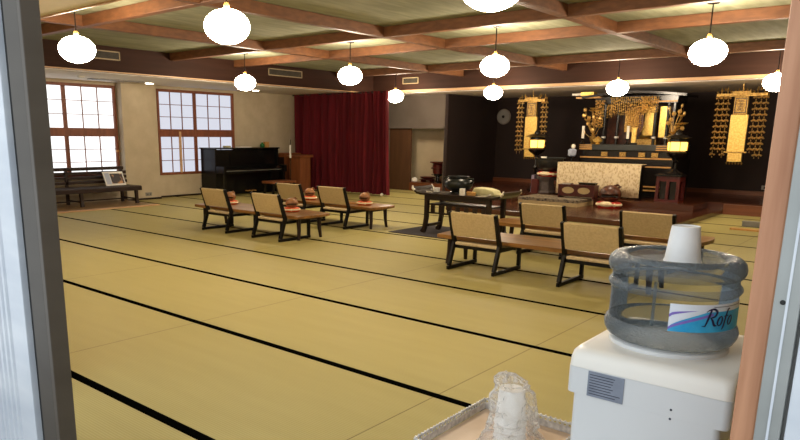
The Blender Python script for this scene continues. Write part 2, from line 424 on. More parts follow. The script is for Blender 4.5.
a = thing('window_latch', (XL + .012, 5.85, .79), 'small brass latch on the right edge of the window behind the bench', 'latch')
MB().box(0, .02, -.03, .0, 0, .03).build('plate', M['gold_pale'], a); MB().box(.02, .03, -.02, .03, .01, .02).build('lever', M['gold_pale'], a)

# ------------------------------------------------------------------ pendant globes
def pendant(x, y, z, label):
    t = thing('pendant_lamp', (x, y, ZC), label, 'lamp', 'round pendant lamps')
    MB().lathe([(.045, -.028), (.05, -.02), (.05, 0)], 16).build('ceiling_cap', M['black'], t, smooth=True)
    MB().tube([(0, 0, -.028), (0, 0, z - ZC + .145)], .006, 6).build('rod', M['black'], t)
    MB().lathe([(.02, z - ZC + .118), (.022, z - ZC + .13), (.012, z - ZC + .15)], 12).build('collar', M['gold_pale'], t, smooth=True)
    MB().ball((0, 0, z - ZC), .149, .149, .110, 32, 18).build('globe', M['globe'], t, smooth=True)
lab = {(-5.69, 2.95): 'glowing globe lamp hanging nearest the grey door frame', (-3.68, 2.95): 'largest glowing globe lamp, hung close in the foreground',
       (-1.72, 2.95): 'glowing globe lamp cut off by the upper picture edge',
       (-7.68, 6.45): 'glowing globe lamp hanging before the window wall vent', (-5.69, 6.45): 'glowing globe lamp hanging above the bowed low tables, left of the curtain edge',
       (-3.68, 6.45): 'glowing white globe lamp hanging in the middle of the hall', (-1.65, 6.45): 'glowing globe lamp nearest the wooden door post at upper right',
       (-7.68, 9.95): 'small glowing globe lamp before the red curtain edge', (-5.68, 9.95): 'small glowing globe lamp straight below the white globe in the middle of the hall',
       (-3.68, 9.95): 'glowing globe lamp directly in front of the altar roof', (-1.72, 9.95): 'glowing globe lamp half hidden by the wooden door post'}
for (x, y), l in lab.items():
    pendant(x, y, 1.785 if y < 4 else (1.81 if y < 9 else 1.785), l)

# fascia vents, downlights, detector
def vent(loc, L, axis, label):
    t = thing('air_vent', loc, label, 'vent')
    f = MB(); h = .115
    if axis == 'y':
        for b in ((0, .012, 0, L, 0, .014), (0, .012, 0, L, h - .014, h), (0, .012, 0, .014, 0, h), (0, .012, L - .014, L, 0, h)): f.box(*b)
        MB().box(.0, .004, .014, L - .014, .014, h - .014).build('opening', M['vent_dark'], t)
        s = MB()
        for k in range(5): s.box(.004, .009, .014, L - .014, .022 + k * .018, .026 + k * .018)
    else:
        for b in ((0, L, -.012, 0, 0, .014), (0, L, -.012, 0, h - .014, h), (0, .014, -.012, 0, 0, h), (L - .014, L, -.012, 0, 0, h)): f.box(*b)
        MB().box(.014, L - .014, -.004, 0, .014, h - .014).build('opening', M['vent_dark'], t)
        s = MB()
        for k in range(5): s.box(.014, L - .014, -.009, -.004, .022 + k * .018, .026 + k * .018)
    f.build('frame', M['vent_frame'], t); s.build('slats', M['vent_dark'], t)
vent((XF, 7.76, 2.05), .78, 'y', 'long framed air vent on the brown fascia above the piano')
vent((XF, 4.42, 2.05), .66, 'y', 'framed air vent partly behind the globe lamp near the door frame')
v3 = vent((-7.93, YF, 2.04), .36, 'x', 'small dark air vent on the fascia above the curtain edge')
for x, y, l in ((-9.72, 6.2, 'lit round downlight above the beige pillar'), (-9.62, 8.32, 'lit round downlight behind a globe lamp near the fascia')):
    t = thing('downlight', (x, y, ZA), l, 'light', 'aisle downlights')
    MB().lathe([(.075, -.012), (.085, 0)], 20).build('ring', M['white'], t, smooth=True); MB().lathe([(.06, -.016), (.062, -.012)], 20).build('diffuser', M['bulb'], t)
t = thing('smoke_detector', (-9.4, 4.9, ZA), 'small round cream detector on the low ceiling above the left window', 'detector')
MB().lathe([(.03, -.035), (.05, -.02), (.055, 0)], 16).build('body', M['plastic_warm'], t, smooth=True)
t = thing('ceiling_diffuser', (-9.68, 5.6, ZA), 'long grey slot diffuser on the low ceiling beside the pillar', 'vent')
MB().box(-.09, .09, -.42, .42, -.014, 0).build('plate', M['grey'], t, bevel=.004); MB().box(-.03, .03, -.38, .38, -.018, -.014).build('slot', M['black'], t)

# ------------------------------------------------------------------ curtain
def curtain():
    bm = MB(); nx = 260; x0, x1 = -10.14, -7.66
    P = []
    for i in range(nx + 1):
        u = i / nx; x = x0 + (x1 - x0) * u
        a = .045 * math.sin(u * 150) + .03 * math.sin(u * 61 + 1.3) + .02 * math.sin(u * 233 + .5)
        col = []
        for k, z in enumerate((1.874, 1.6, 1.1, .6, .25, .022)):
            flare = 1 + .25 * k / 5
            xx = x + (.05 * u ** 6 * k / 5) + .008 * math.sin(z * 5 + u * 40)
            col.append((xx, 9.76 + a * flare + .02 * math.sin(z * 3 + u * 20), z))
        P.append(col)
    V = [[bm.bm.verts.new(p) for p in c] for c in P]
    V2 = [[bm.bm.verts.new((p[0], p[1] + .012, p[2])) for p in c] for c in P]
    m = len(P[0]) - 1
    for i in range(nx):
        for k in range(m):
            bm.bm.faces.new((V[i][k], V[i + 1][k], V[i + 1][k + 1], V[i][k + 1]))
            bm.bm.faces.new((V2[i][k], V2[i][k + 1], V2[i + 1][k + 1], V2[i + 1][k]))
        bm.bm.faces.new((V[i][0], V2[i][0], V2[i + 1][0], V[i + 1][0])); bm.bm.faces.new((V[i][m], V[i + 1][m], V2[i + 1][m], V2[i][m]))
    for k in range(m):
        bm.bm.faces.new((V[0][k], V[0][k + 1], V2[0][k + 1], V2[0][k])); bm.bm.faces.new((V[nx][k], V2[nx][k], V2[nx][k + 1], V[nx][k + 1]))
    t = thing('stage_curtain', (0, 0, 0), 'deep red pleated velvet curtain hanging from ceiling to floor', 'curtain')
    bm.build('cloth', M['curtain'], t, smooth=True)
    MB().box(x0, x1, 9.74, 9.8, 1.848, 1.877).build('rail', M['dark_wood'], t)
curtain()
tag(MB().ball((-7.72, 9.66, .03), .03, .03, .03, 12, 8).build('curtain_weight', M['wax'], smooth=True), 'small white ball on the floor at the right foot of the red curtain', 'ball')

# ------------------------------------------------------------------ stage and platforms
s = struct(MB().box(-5.6, -2.38, 8.57, 11.12, 0, .07).build('altar_stage', M['altar_wood'], bevel=.004), 'low polished wooden stage before the altar')
p = MB(); p.box(-5.15, -2.6, 10.35, 11.12, .07, .165); p.box(-6.3, -5.16, 9.78, 11.12, .0, .165); p.box(-7.3, XR, 11.121, YB, 0, .165)
struct(p.build('altar_platform', M['altar_wood'], bevel=.004), 'raised wooden floor of the altar')
struct(MB().box(-2.375, XR, 11.08, 11.12, 0, .15).build('trim_%d' % n, M['step_wood']), 'orange wooden riser right of the stage'); n += 1
struct(MB().box(-8.185, -7.385, 11.13, 11.62, 0, .165).build('alcove_floor', M['step_wood']), 'raised wooden floor of the alcove')
struct(MB().box(-7.3, XR, 12.96, 12.999, .165, .235).build('baseboard_back', M['step_wood']))

# ------------------------------------------------------------------ chairs
CH = 'low cream chairs at the low tables'
def chair():
    t = thing('low_chair', (0, 0, 0), '', 'chair', CH)
    fr = M['chair_black']
    for sx in (-1, 1):
        x0, x1 = sx * .213 - .013, sx * .213 + .013
        MB().sweep([(-.215, .03, .02), (-.14, .235, .02), (-.232, .49, .015)], x0, x1).build('back_post', fr, t, bevel=.004)
        MB().box(x0, x1, .185, .22, .03, .225).build('front_leg', fr, t, bevel=.004)
        MB().box(x0, x1, -.235, .225, 0, .03).build('runner', fr, t, bevel=.004)
        MB().box(x0 + .002, x1 - .002, -.13, .185, .182, .208).build('side_rail', fr, t)
    MB().box(-.2, .2, -.15, -.125, .178, .206).build('rear_crossbar', fr, t, bevel=.003)
    MB().box(-.2, .2, .19, .212, .178, .206).build('front_crossbar', fr, t, bevel=.003)
    MB().box(-.198, .198, -.158, .2, .2065, .229).build('seat', M['seat'], t, bevel=.006)
    MB().sweep([(-.166, .288, .014), (-.195, .37, .014), (-.232, .488, .013)], -.2, .2).build('backrest', M['cream'], t, bevel=.005)
    return t
spots = [(-2.81, 4.92, 'cream low chair in front right group, left of the one beside the water bottle'),
         (-1.835, 4.92, 'cream low chair standing just left of the water bottle, nearest of all'),
         (-2.74, 6.02, 'cream low chair before the stage, just right of the dark incense table'),
         (-1.80, 6.02, 'cream low chair behind the paper cup, farthest right of all'),
         (-6.195, 4.92, 'cream low chair farthest left, standing before the piano corner'),
         (-5.315, 4.92, 'cream low chair with its back nearest the front left table end'),
         (-6.22, 6.11, 'cream low chair in the rear left row, nearest the lectern'),
         (-5.48, 6.11, 'cream low chair in the rear left row, in front of the red curtain')]
proto = chair()
for i, (x, y, l) in enumerate(spots):
    c = proto if i == 0 else copy_tree(proto)
    c.location = (x, y, 0); c['label'] = l

# ------------------------------------------------------------------ low tables
def low_table(x0, x1, y0, y1, label, seed):
    rnd = random.Random(seed)
    L = x1 - x0; Wd = y1 - y0
    t = thing('low_table', ((x0 + x1) / 2, (y0 + y1) / 2, 0), label, 'table', 'low wooden tables')
    N2 = 22; top = []
    ph = rnd.random() * 6
    for k in range(N2 + 1):
        u = k / N2; top.append((-L / 2 + L * u, -Wd / 2 + .006 * math.sin(u * 23 + ph)))
    top += [(L / 2 + .02, -Wd / 5), (L / 2 + .03, Wd / 6)]
    for k in range(N2 + 1):
        u = 1 - k / N2; top.append((-L / 2 + L * u, Wd / 2 + .012 * math.sin(u * 17 + ph)))
    top += [(-L / 2 - .03, Wd / 5), (-L / 2 - .015, -Wd / 6)]
    MB().prism(top, .234, .266, 'z').build('tabletop', M['table_wood'], t, bevel=.006)
    for sx in (-1, 1):
        for sy in (-1, 1):
            x, y = sx * (L / 2 - .08), sy * (Wd / 2 - .1)
            MB().tube([(x + sx * .015, y + sy * .015, 0), (x + sx * .008, y, .1), (x, y, .234)], [.017, .021, .025], 10).build('leg', M['dark_wood'], t, smooth=True)
        MB().box(sx * (L / 2 - .08) - .012, sx * (L / 2 - .08) + .012, -Wd / 2 + .09, Wd / 2 - .09, .205, .234).build('brace', M['dark_wood'], t)
    return t
low_table(-6.75, -4.98, 4.83, 5.34, 'long low wooden table in the front left group before two chairs', 1)
low_table(-6.85, -4.98, 6.03, 6.5, 'long low wooden table in the rear left row before the red curtain', 2)
low_table(-3.24, -1.40, 4.83, 5.30, 'long low wooden table running behind the water bottle', 3)
low_table(-3.36, -1.40, 5.93, 6.38, 'long low wooden table in front of the stage, right of the incense table', 4)

# ------------------------------------------------------------------ wooden fish drums with cushions
def cushion(loc, r, label, cmat, group):
    t = thing('drum_cushion', loc, label, 'cushion', group)
    MB().lathe([(0, 0), (r * .8, 0), (r, r * .22), (r * .93, r * .42), (r * .72, r * .5), (0, r * .42)], 20).build('cover', cmat, t, smooth=True)
    k = MB()
    for a in range(4):
        an = a * PI / 2 + PI / 4
        k.ball((math.cos(an) * r * .88, math.sin(an) * r * .88, r * .27), r * .16, r * .16, r * .16, 8, 6)
    k.build('white_trim', M['white_cloth'], t, smooth=True)
    MB().lathe([(r * 1.005, r * .2), (r * 1.02, r * .28), (r * .965, r * .38)], 20, closed=False).build('white_band', M['white_cloth'], t, smooth=True)
    return t
def fish(loc, r, label, m, group, rz=0.6):
    t = thing('wooden_fish_drum', loc, label, 'drum', group, rz)
    b = MB(); prof = []
    b.ball((0, 0, r * .8), r, r * .86, r * .8, 24, 14)
    for v in b.bm.verts:
        if v.co.y < -.2 * r and abs(v.co.z - r * .62) < .16 * r: v.co.y *= .72
        if v.co.z > r * .8: v.co.x *= 1 - .12 * (v.co.z / r - .8)
    b.build('body', m, t, smooth=True)
    MB().box(-r * .72, r * .72, -r * .82, -r * .52, r * .58, r * .66).build('slit', M['black'], t)
    MB().tube([(r * .5, 0, r * 1.2), (r * .85, 0, r * 1.5), (r * .6, r * .1, r * 1.62), (r * .25, 0, r * 1.5)], [r * .14, r * .13, r * .12, r * .1], 8).build('handle', m, t, smooth=True)
    return t
for x, y, l in ((-6.45, 5.14, 'front left table behind the leftmost chair'), (-5.36, 5.12, 'front left table end beside the second chair'),
                (-6.2, 6.25, 'rear left table behind its first chair'), (-5.26, 6.25, 'rear left table end before the curtain')):
    cushion((x, y, .266), .095, 'small orange and white drum cushion on the ' + l, M['orange_cloth'], 'small drum cushions')
    fish((x, y, .266 + .0395), .07, 'small brown wooden fish drum on the ' + l, M['fish_wood'], 'small wooden fish drums', random.uniform(.2, 1.2))
    t = thing('striker', (x - .16, y - .03, .266 + .011), 'thin wooden striker lying on the ' + l, 'striker', 'drum strikers', random.uniform(-.3, .3))
    MB().tube([(-.1, 0, 0), (.07, 0, 0)], .006, 8).build('stick', M['gold_pale'], t); MB().ball((-.11, 0, 0.003), .015, .013, .013, 10, 8).build('head', M['white_cloth'], t, smooth=True)

# ------------------------------------------------------------------ incense table on a felt mat
tag(MB().box(-4.75, -3.35, 6.08, 6.92, .001, .008).build('felt_mat', M['rug']), 'dark slate felt mat under the incense table', 'mat')
t = thing('incense_table', (-3.99, 6.48, .008), 'dark lacquered incense table with upturned gold tipped ends', 'table')
MB().box(-.48, .48, -.2, .2, .432, .455).build('tabletop', M['dark_wood'], t, bevel=.004)
for sx in (-1, 1):
    MB().sweep([(sx * .46, .444, .011), (sx * .52, .455, .012), (sx * .57, .485, .01), (sx * .585, .515, .008)], -.2, .2, 'y').build('upturned_end', M['dark_wood'], t)
    for sy in (-1, 1):
        MB().tube([(sx * .555, sy * .19, .478), (sx * .578, sy * .2, .5), (sx * .582, sy * .19, .53)], [.016, .014, .008], 8).build('gilt_corner', M['ivory'], t, smooth=True)
        x, y = sx * .4, sy * .155
        MB().sweep([(x + sx * .055, .0, .028), (x + sx * .02, .05, .02), (x, .18, .019), (x, .432, .026)], y - .022, y + .022, 'y').build('leg', M['dark_wood'], t, bevel=.004)
    MB().box(sx * .4 - .018, sx * .4 + .018, -.133, .133, .07, .1).build('foot_rail', M['dark_wood'], t)
MB().box(-.38, .38, -.15, .15, .32, .338).build('shelf', M['dark_wood'], t, bevel=.003)
MB().box(-.376, .376, -.176, -.16, .38, .43).build('apron', M['dark_wood'], t)
for k in range(7):
    x = -.33 + k * .11
    MB().box(x - .026, x + .026, -.145, -.13, .24, .319).build('slat', M['dark_wood'], t)
MB().box(-.38, .38, -.147, -.128, .222, .24).build('lower_rail', M['dark_wood'], t)
zt = .008 + .455
t = thing('incense_burner', (-4.09, 6.5, zt), 'large round black iron incense burner on the incense table', 'burner')
MB().lathe([(.07, 0), (.09, .006), (.09, .02), (.075, .03), (.13, .05), (.158, .09), (.16, .125), (.14, .16), (.115, .175), (.125, .185), (.125, .195), (.105, .195), (.1, .165), (0, .165)], 28).build('bowl', M['iron'], t, smooth=True)
for sx in (-1, 1):
    MB().tube([(sx * .152, 0, .12), (sx * .19, 0, .135), (sx * .19, 0, .17), (sx * .13, 0, .165)], .012, 8).build('handle', M['iron'], t, smooth=True)
tag(MB().lathe([(.02, 0), (.035, .01), (.04, .055), (.035, .055), (.03, .015), (0, .015)], 16, c=(-4.33, 6.42, zt)).build('water_cup', M['white'], smooth=True), 'small white cup at the left end of the incense table', 'cup')
t = thing('incense_box', (-3.72, 6.5, zt), 'pale green folded cloth bundle on the incense table', 'cloth')
MB().prism([(-.14, 0), (.12, 0), (.13, .03), (.11, .06), (.02, .08), (-.12, .085), (-.145, .05)], -.08, .08, 'y').build('bundle', M['palegreen'], t, bevel=.01, smooth=True)
MB().box(.121, .25, -.07, .07, .0, .03).build('flat_fold', M['palegreen'], t, bevel=.006, smooth=True)
tag(MB().box(-3.95, -3.90, 6.30, 6.34, zt, zt + .075).build('incense_packet', M['paper'], bevel=.002), 'upright white packet before the cloth bundle on the incense table', 'packet')
tag(MB().box(-3.90, -3.80, 6.36, 6.40, zt, zt + .04).build('incense_case', M['gold_pale'], bevel=.004), 'small tan case before the cloth bundle on the incense table', 'box')
t = thing('paper_scoop', (-3.66, 6.315, zt), 'curled cream scoop on the front right edge of the incense table', 'scoop')
MB().sweep([(-.08, .002, .004), (-.02, .006, .006), (.05, .012, .006), (.08, .03, .004)], -.025, .02, 'y').build('body', M['ivory'], t)
tag(MB().tube([(-4.42, 6.35, zt + .008), (-4.34, 6.34, zt + .008)], .007, 8).build('incense_stick', M['ivory'], smooth=True), 'short ivory stick at the left edge of the incense table', 'stick')

# ------------------------------------------------------------------ bench, picture, outlet
t = thing('bench', (-9.77, 4.9, .012), 'long dark slatted wooden bench under the left window', 'bench')
L0, L1 = -1.15, .95
MB().box(-.2, .22, L0, L1, .245, .272).build('seat', M['bench_wood'], t, bevel=.008)
MB().box(.2, .232, L0, L1, .2, .262).build('front_apron', M['bench_wood'], t, bevel=.006)
for k, z in enumerate((.33, .40, .47)):
    MB().box(-.225 - k * .01, -.2 - k * .01, L0, L1, z - .025, z + .02).build('back_slat', M['bench_wood'], t, bevel=.003)
MB().box(-.26, -.2, L0 - .02, L1 - .05, .51, .56).build('top_rail', M['bench_wood'], t, bevel=.01)
for y in (-1.1, -.05, .86):
    MB().box(-.24, -.2, y - .02, y + .02, 0, .51).build('back_post', M['bench_wood'], t)
    MB().sweep([(.2, .2, .024), (.205, .1, .018), (.215, .0, .026)], y - .022, y + .022, 'y').build('leg', M['bench_wood'], t)
    MB().box(-.2, .2, y - .012, y + .012, .06, .08).build('stretcher', M['bench_wood'], t)
MB().box(-.01, .012, L0, L1 - .1, .058, .078).build('long_stretcher', M['bench_wood'], t)
rotm = Matrix.Rotation(math.radians(-22), 4, 'Y')
t = thing('picture_board', (-9.8, 5.56, .2845), 'white board with a printed picture leaning on the bench back', 'picture')
t.rotation_euler = (0, math.radians(-28), math.radians(0))
MB().box(-.006, .006, -.17, .17, 0, .235).build('board', M['paper'], t)
MB().box(.006, .008, -.06, .15, .03, .2).build('picture', M['picture'], t)
MB().box(.006, .0075, -.15, -.07, .02, .215).build('caption_strip', M['bluepaper'], t)
t = thing('wall_outlet', (-10.05, 6.28, .085), 'grey wall outlet low on the beige pillar', 'outlet')
MB().box(0, .008, -.06, .06, -.025, .035).build('plate', M['grey'], t, bevel=.002)
so = MB()
for y in (-.03, .02): so.box(.008, .01, y, y + .006, -.005, .015); so.box(.008, .01, y + .014, y + .02, -.005, .015)
so.build('sockets', M['black'], t)

# ------------------------------------------------------------------ piano, cabinet, lectern
t = thing('upright_piano', (-9.95, 8.22, 0), 'black upright piano standing before the right window', 'piano')
PL = .755
MB().box(-.2, .16, -PL + .03, PL - .03, .05, .81).build('case', M['piano'], t, bevel=.006)
for sy in (-1, 1):
    MB().box(-.22, .2, sy * (PL - .015) - .02, sy * (PL - .015) + .02, .0, .825).build('side_panel', M['piano'], t, bevel=.006)
    MB().box(.2, .44, sy * (PL - .03) - .03, sy * (PL - .03) + .03, .40, .53).build('key_cheek', M['piano'], t, bevel=.012)
    MB().box(.36, .41, sy * (PL - .05) - .025, sy * (PL - .05) + .025, .05, .40).build('leg', M['piano'], t, bevel=.006)
    MB().box(.2, .46, sy * (PL - .05) - .035, sy * (PL - .05) + .035, .0, .05).build('toe_block', M['piano'], t, bevel=.006)
MB().box(-.24, .22, -PL - .02, PL + .02, .8255, .85).build('lid', M['piano'], t, bevel=.006)
MB().box(.16, .44, -PL + .06, PL - .06, .40, .44).build('key_bed', M['piano'], t, bevel=.006)
MB().box(.2, .36, -PL + .08, PL - .08, .44, .455).build('keys', M['ivory'], t)
MB().prism([(.17, .456), (.42, .456), (.425, .475), (.3, .515), (.17, .52)], -PL + .065, PL - .065, 'y').build('fallboard', M['piano'], t, bevel=.004)
MB().box(.16, .18, -.4, .4, .56, .76).build('music_desk', M['piano'], t, bevel=.003)
pd = MB()
for y in (-.08, .0, .08): pd.box(.2, .3, y - .012, y + .012, .06, .075)
MB().box(.16, .2, -PL + .03, PL - .03, .02, .4).build('lower_panel', M['piano'], t)
pd.build('pedals', M['gold_pale'], t)
pz = .8505
t = thing('green_bottle', (-10.08, 8.86, pz), 'small green bottle standing on the piano lid', 'bottle')
MB().lathe([(.04, 0), (.045, .01), (.045, .05), (.02, .07), (.015, .085), (.018, .09)], 16).build('body', M['green'], t, smooth=True)
MB().lathe([(.016, .09), (.016, .1)], 10).build('cap', M['white'], t)
tag(MB().box(-.03, .03, -.05, .05, 0, .1).build('card_box', M['gold_pale'], loc=(-10.08, 9.0 - .04, pz)), 'upright tan box at the right end of the piano lid', 'box')
tag(MB().box(-.07, .07, -.14, .14, 0, .012).build('sheet_music', M['paper'], loc=(-10.0, 8.32, pz)), 'flat stack of pale sheet music on the piano lid', 'papers')
tag(MB().box(-.05, .05, -.06, .06, 0, .03).build('cloth_pile', M['palegreen'], loc=(-10.03, 7.95, pz), bevel=.008), 'small pale folded cloth on the left part of the piano lid', 'cloth')
t = thing('piano_stool', (-9.22, 8.5, 0), 'low brown topped piano stool in front of the piano', 'stool')
MB().box(-.15, .15, -.3, .3, .22, .262).build('seat', M['lectern'], t, bevel=.01)
for sx in (-1, 1):
    for sy in (-1, 1): MB().box(sx * .12 - .018, sx * .12 + .018, sy * .26 - .018, sy * .26 + .018, 0, .22).build('leg', M['black'], t)
t = thing('low_cabinet', (-9.97, 9.38, 0), 'brown wooden cabinet in the corner between piano and lectern', 'cabinet')
MB().box(-.2, .2, -.22, .2, 0, .71).build('body', M['lectern'], t, bevel=.005); MB().box(-.22, .22, -.24, .21, .71, .735).build('top', M['lectern'], t, bevel=.004)
for s_ in (-1, 1): MB().box(s_ * .097 - .09, s_ * .097 + .09, -.235, -.22, .05, .66).build('door', M['dark_wood'], t)
t = thing('lectern', (-9.46, 9.27, 0), 'brown wooden lectern with a broad top before the red curtain', 'lectern')
MB().box(-.15, .15, -.14, .14, .04, .665).build('body', M['lectern'], t, bevel=.004)
MB().box(-.17, .17, -.16, .16, 0, .04).build('plinth', M['lectern'], t, bevel=.004)
MB().prism([(-.18, .665), (.17, .665), (.17, .715), (-.18, .69)], -.2, .2, 'x').build('slanted_top', M['lectern'], t, bevel=.004)
MB().box(-.12, .12, -.147, -.14, .1, .6).build('front_panel', M['lectern'], t, bevel=.003)
t = thing('microphone_stand', (-9.37, 8.93, 0), 'thin stand with a white tube beside the lectern', 'stand')
MB().lathe([(.09, 0), (.09, .012), (.02, .025)], 20).build('base', M['black'], t, smooth=True)
MB().tube([(0, 0, .02), (0, 0, .68)], .008, 8).build('pole', M['black'], t)
MB().tube([(0, 0, .66), (0, 0, .9)], .018, 10).build('white_tube', M['white'], t, smooth=True)
MB().tube([(0, 0, .9), (0, .01, 1.0)], .006, 8).build('tip', M['black'], t)

# ------------------------------------------------------------------ alcove things
t = thing('offering_stand', (-7.66, 11.38, .165), 'tall red lacquered offering stand in the alcove', 'stand')
MB().lathe([(.09, 0), (.085, .02), (.04, .05), (.03, .12), (.08, .15), (.13, .16), (.13, .175)], 20).build('foot', M['black'], t, smooth=True)
MB().lathe([(.07, .175), (.1, .19), (.11, .36), (.09, .38)], 20).build('drum', M['red_lac'], t, smooth=True)
MB().lathe([(.14, .285), (.15, .3), (.12, .31)], 20).build('middle_rim', M['darkred_lac'], t, smooth=True)
MB().lathe([(.09, .38), (.16, .4), (.165, .425), (.15, .425), (0, .41)], 20).build('top_tray', M['darkred_lac'], t, smooth=True)
t = thing('low_red_tray', (-7.95, 11.45, .165), 'wide dark red footed tray in the alcove beside the tall stand', 'tray')
MB().box(-.15, .15, -.09, .09, .045, .06).build('board', M['darkred_lac'], t, bevel=.003)
MB().lathe([(.1, .06), (.17, .085), (.185, .11), (.17, .11), (.08, .075), (0, .075)], 24, sy=.6).build('dish', M['darkred_lac'], t, smooth=True)
for sx in (-1, 1): MB().box(sx * .11 - .01, sx * .11 + .01, -.08, .08, 0, .045).build('foot', M['darkred_lac'], t)
t = thing('white_jar', (-8.11, 11.21, .165), 'small white round jar at the left end of the alcove floor', 'jar')
MB().lathe([(.03, 0), (.06, .02), (.065, .06), (.04, .085), (.03, .09)], 18).build('body', M['white'], t, smooth=True); MB().lathe([(.035, .09), (.03, .1), (0, .108)], 14).build('lid', M['white'], t, smooth=True)

# ------------------------------------------------------------------ round wall clock on the dark wall, outlet
t = thing('wall_clock', (-7.13, 12.999, 1.5), 'round grey clock high on the dark wall left of the altar', 'clock')
def ylathe(prof, seg=28):
    m = MB().lathe(prof, seg)
    for v in m.bm.verts: v.co = Vector((v.co.x, -v.co.z, v.co.y))
    return m
ylathe([(.155, 0), (.16, .02), (.145, .035)]).build('case', M['clockface'], t, smooth=True)
ylathe([(.14, .0352), (.14, .038)]).build('dial', M['grey'], t)
ylathe([(.03, .038), (.03, .046)], 16).build('hub', M['black'], t)
t = thing('wall_outlet', (-2.2, 12.999, .3), 'small pale switch plate low on the dark wall at right', 'outlet')
MB().box(-.05, .05, -.01, 0, -.035, .035).build('plate', M['grey'], t, bevel=.002); MB().box(-.015, .015, -.014, -.01, -.018, .018).build('switch', M['dark_wood'], t)

# ------------------------------------------------------------------ altar group
# raised mat seat
t = thing('raised_mat', (-4.52, 10.02, .07), 'square raised mat seat with patterned top and cream sides', 'mat')
MB().box(-.48, .485, -.31, .315, 0, .06).build('base', M['cream'], t, bevel=.004)
MB().box(-.485, .488, -.316, .318, .06, .105).build('patterned_top', M['matpattern'], t, bevel=.004)
t = thing('sutra_desk', (-4.22, 10.14, .175), 'small dark red sutra desk with cream oval panels on the raised mat', 'desk')
MB().box(-.29, .29, -.09, .1, .19, .205).build('desktop', M['darkred_lac'], t, bevel=.003)
MB().box(-.27, .27, -.075, -.06, .045, .19).build('front_board', M['darkred_lac'], t)
for sx in (-1, 1):
    ylathe([(.095, 0), (.095, .006)], 24).build('cream_panel', M['cream'], t, loc=(sx * .125, -.075, .118)).scale = (1, 1, .52)
    MB().box(sx * .275 - .012, sx * .275 + .012, -.08, .095, 0, .19).build('leg', M['darkred_lac'], t)
MB().box(-.265, .265, -.07, .085, .03, .045).build('lower_shelf', M['darkred_lac'], t)
t = thing('sutra_box', (-4.07, 10.14, .3801), 'flat dark case lying on the sutra desk', 'case')
MB().box(-.13, .13, -.04, .05, 0, .03).build('body', M['black'], t, bevel=.003); MB().box(-.135, .135, -.045, .055, .03, .036).build('lid', M['dark_wood'], t)
t = thing('sutra_book', (-4.38, 10.12, .3801), 'small brown folded book on the sutra desk', 'book')
MB().box(-.07, .07, -.05, .05, .0, .016).build('cover', M['fish_dark'], t); MB().box(-.066, .066, -.052, .046, .003, .013).build('pages', M['paper'], t)
# large wooden fish drum on cushion
cu = cushion((-3.70, 10.08, .07), .19, 'large red cushion with white centre on the polished stage', M['red_cloth'], None)
for ch in cu.children: ch.scale = (1, .85, .95)
MB().ball((0, -.115, .055), .11, .07, .042, 18, 10).build('white_front', M['white_cloth'], cu, smooth=True)
f = fish((-3.70, 10.1, .148), .16, 'large dark carved wooden fish drum on the red cushion', M['fish_dark'], None, .3)
# sounding bowl
t = thing('bowl_stand', (-5.03, 10.72, .165), 'dark stand draped in lilac cloth under the black bowl', 'stand')
MB().lathe([(.17, 0), (.18, .02), (.15, .05), (.14, .2), (.17, .27), (.17, .285)], 8).build('body', M['greycloth'], t)
MB().sweep([(-.2, .01, .02), (-.185, .15, .03), (-.19, .3, .025)], -.1, .04, 'y').build('drape', M['purple'], t, smooth=True)
MB().box(-.165, -.05, -.2, -.14, .0, .24).build('side_box', M['darkred_lac'], t, bevel=.004)
c2 = cushion((-4.98, 10.72, .451), .19, 'red and white cushion under the black sounding bowl', M['red_cloth'], None)
for ch in c2.children: ch.scale = (1.05, 1.05, .84)
MB().ball((0, -.14, .045), .11, .07, .038, 16, 8).build('white_front', M['white_cloth'], c2, smooth=True)
t = thing('sounding_bowl', (-4.99, 10.72, .532), 'large black bronze sounding bowl on a red cushion', 'bowl')
MB().lathe([(.0, 0), (.1, .0), (.17, .03), (.215, .09), (.225, .16), (.225, .205), (.235, .21), (.235, .22), (.21, .22), (.205, .1), (.14, .04), (0, .03)], 32).build('shell', M['bronze'], t, smooth=True)
t = thing('bowl_striker', (-4.86, 10.56, .7612), 'thick striker with a white tip lying across the black bowl', 'striker')
MB().tube([(-.14, -.02, 0.0), (.2, .05, .0)], .009, 8).build('handle', M['slate'], t); MB().tube([(-.19, -.03, 0), (-.1, -.012, 0)], .016, 10).build('head', M['wax'], t, smooth=True)
# lanterns
def lantern(x, y, z0, zpole, label):
    t = thing('temple_lantern', (x, y, z0), label, 'lantern', 'lit altar lanterns')
    h = .90 - z0
    MB().lathe([(.12, 0), (.125, .02), (.06, .05), (.025, .08)], 16).build('foot', M['black'], t, smooth=True)
    MB().lathe([(.022, .08), (.022, h * .5), (.045, h * .55), (.022, h * .6), (.022, h - .12)], 12).build('pole', M['black'], t, smooth=True)
    MB().lathe([(.03, h - .12), (.12, h - .06), (.145, h - .02), (.13, h), (.1, h + .012)], 16).build('bowl_base', M['black'], t, smooth=True)
    MB().lathe([(.115, h + .014), (.135, h + .02), (.14, h + .13), (.12, h + .14)], 6).build('paper_box', M['lantern'], t)
    b = MB()
    for k in range(6):
        an = 2 * PI * k / 6
        b.tube([(.138 * math.cos(an), .138 * math.sin(an), h + .012), (.143 * math.cos(an), .143 * math.sin(an), h + .142)], .006, 6)
    b.build('bars', M['gold_dark'], t)
    MB().lathe([(.12, h + .142), (.12, h + .18), (.15, h + .19), (.2, h + .2), (.13, h + .235), (.06, h + .25), (.05, h + .28), (.03, h + .3), (0, h + .33)], 12).build('roof', M['black'], t, smooth=True)
lantern(-5.4, 11.06, .165, 0, 'lit lantern with dark roof, left of the altar before a gold banner')
t = thing('red_side_table', (-3.06, 10.78, .165), 'red lacquered side table with dark arched openings', 'table')
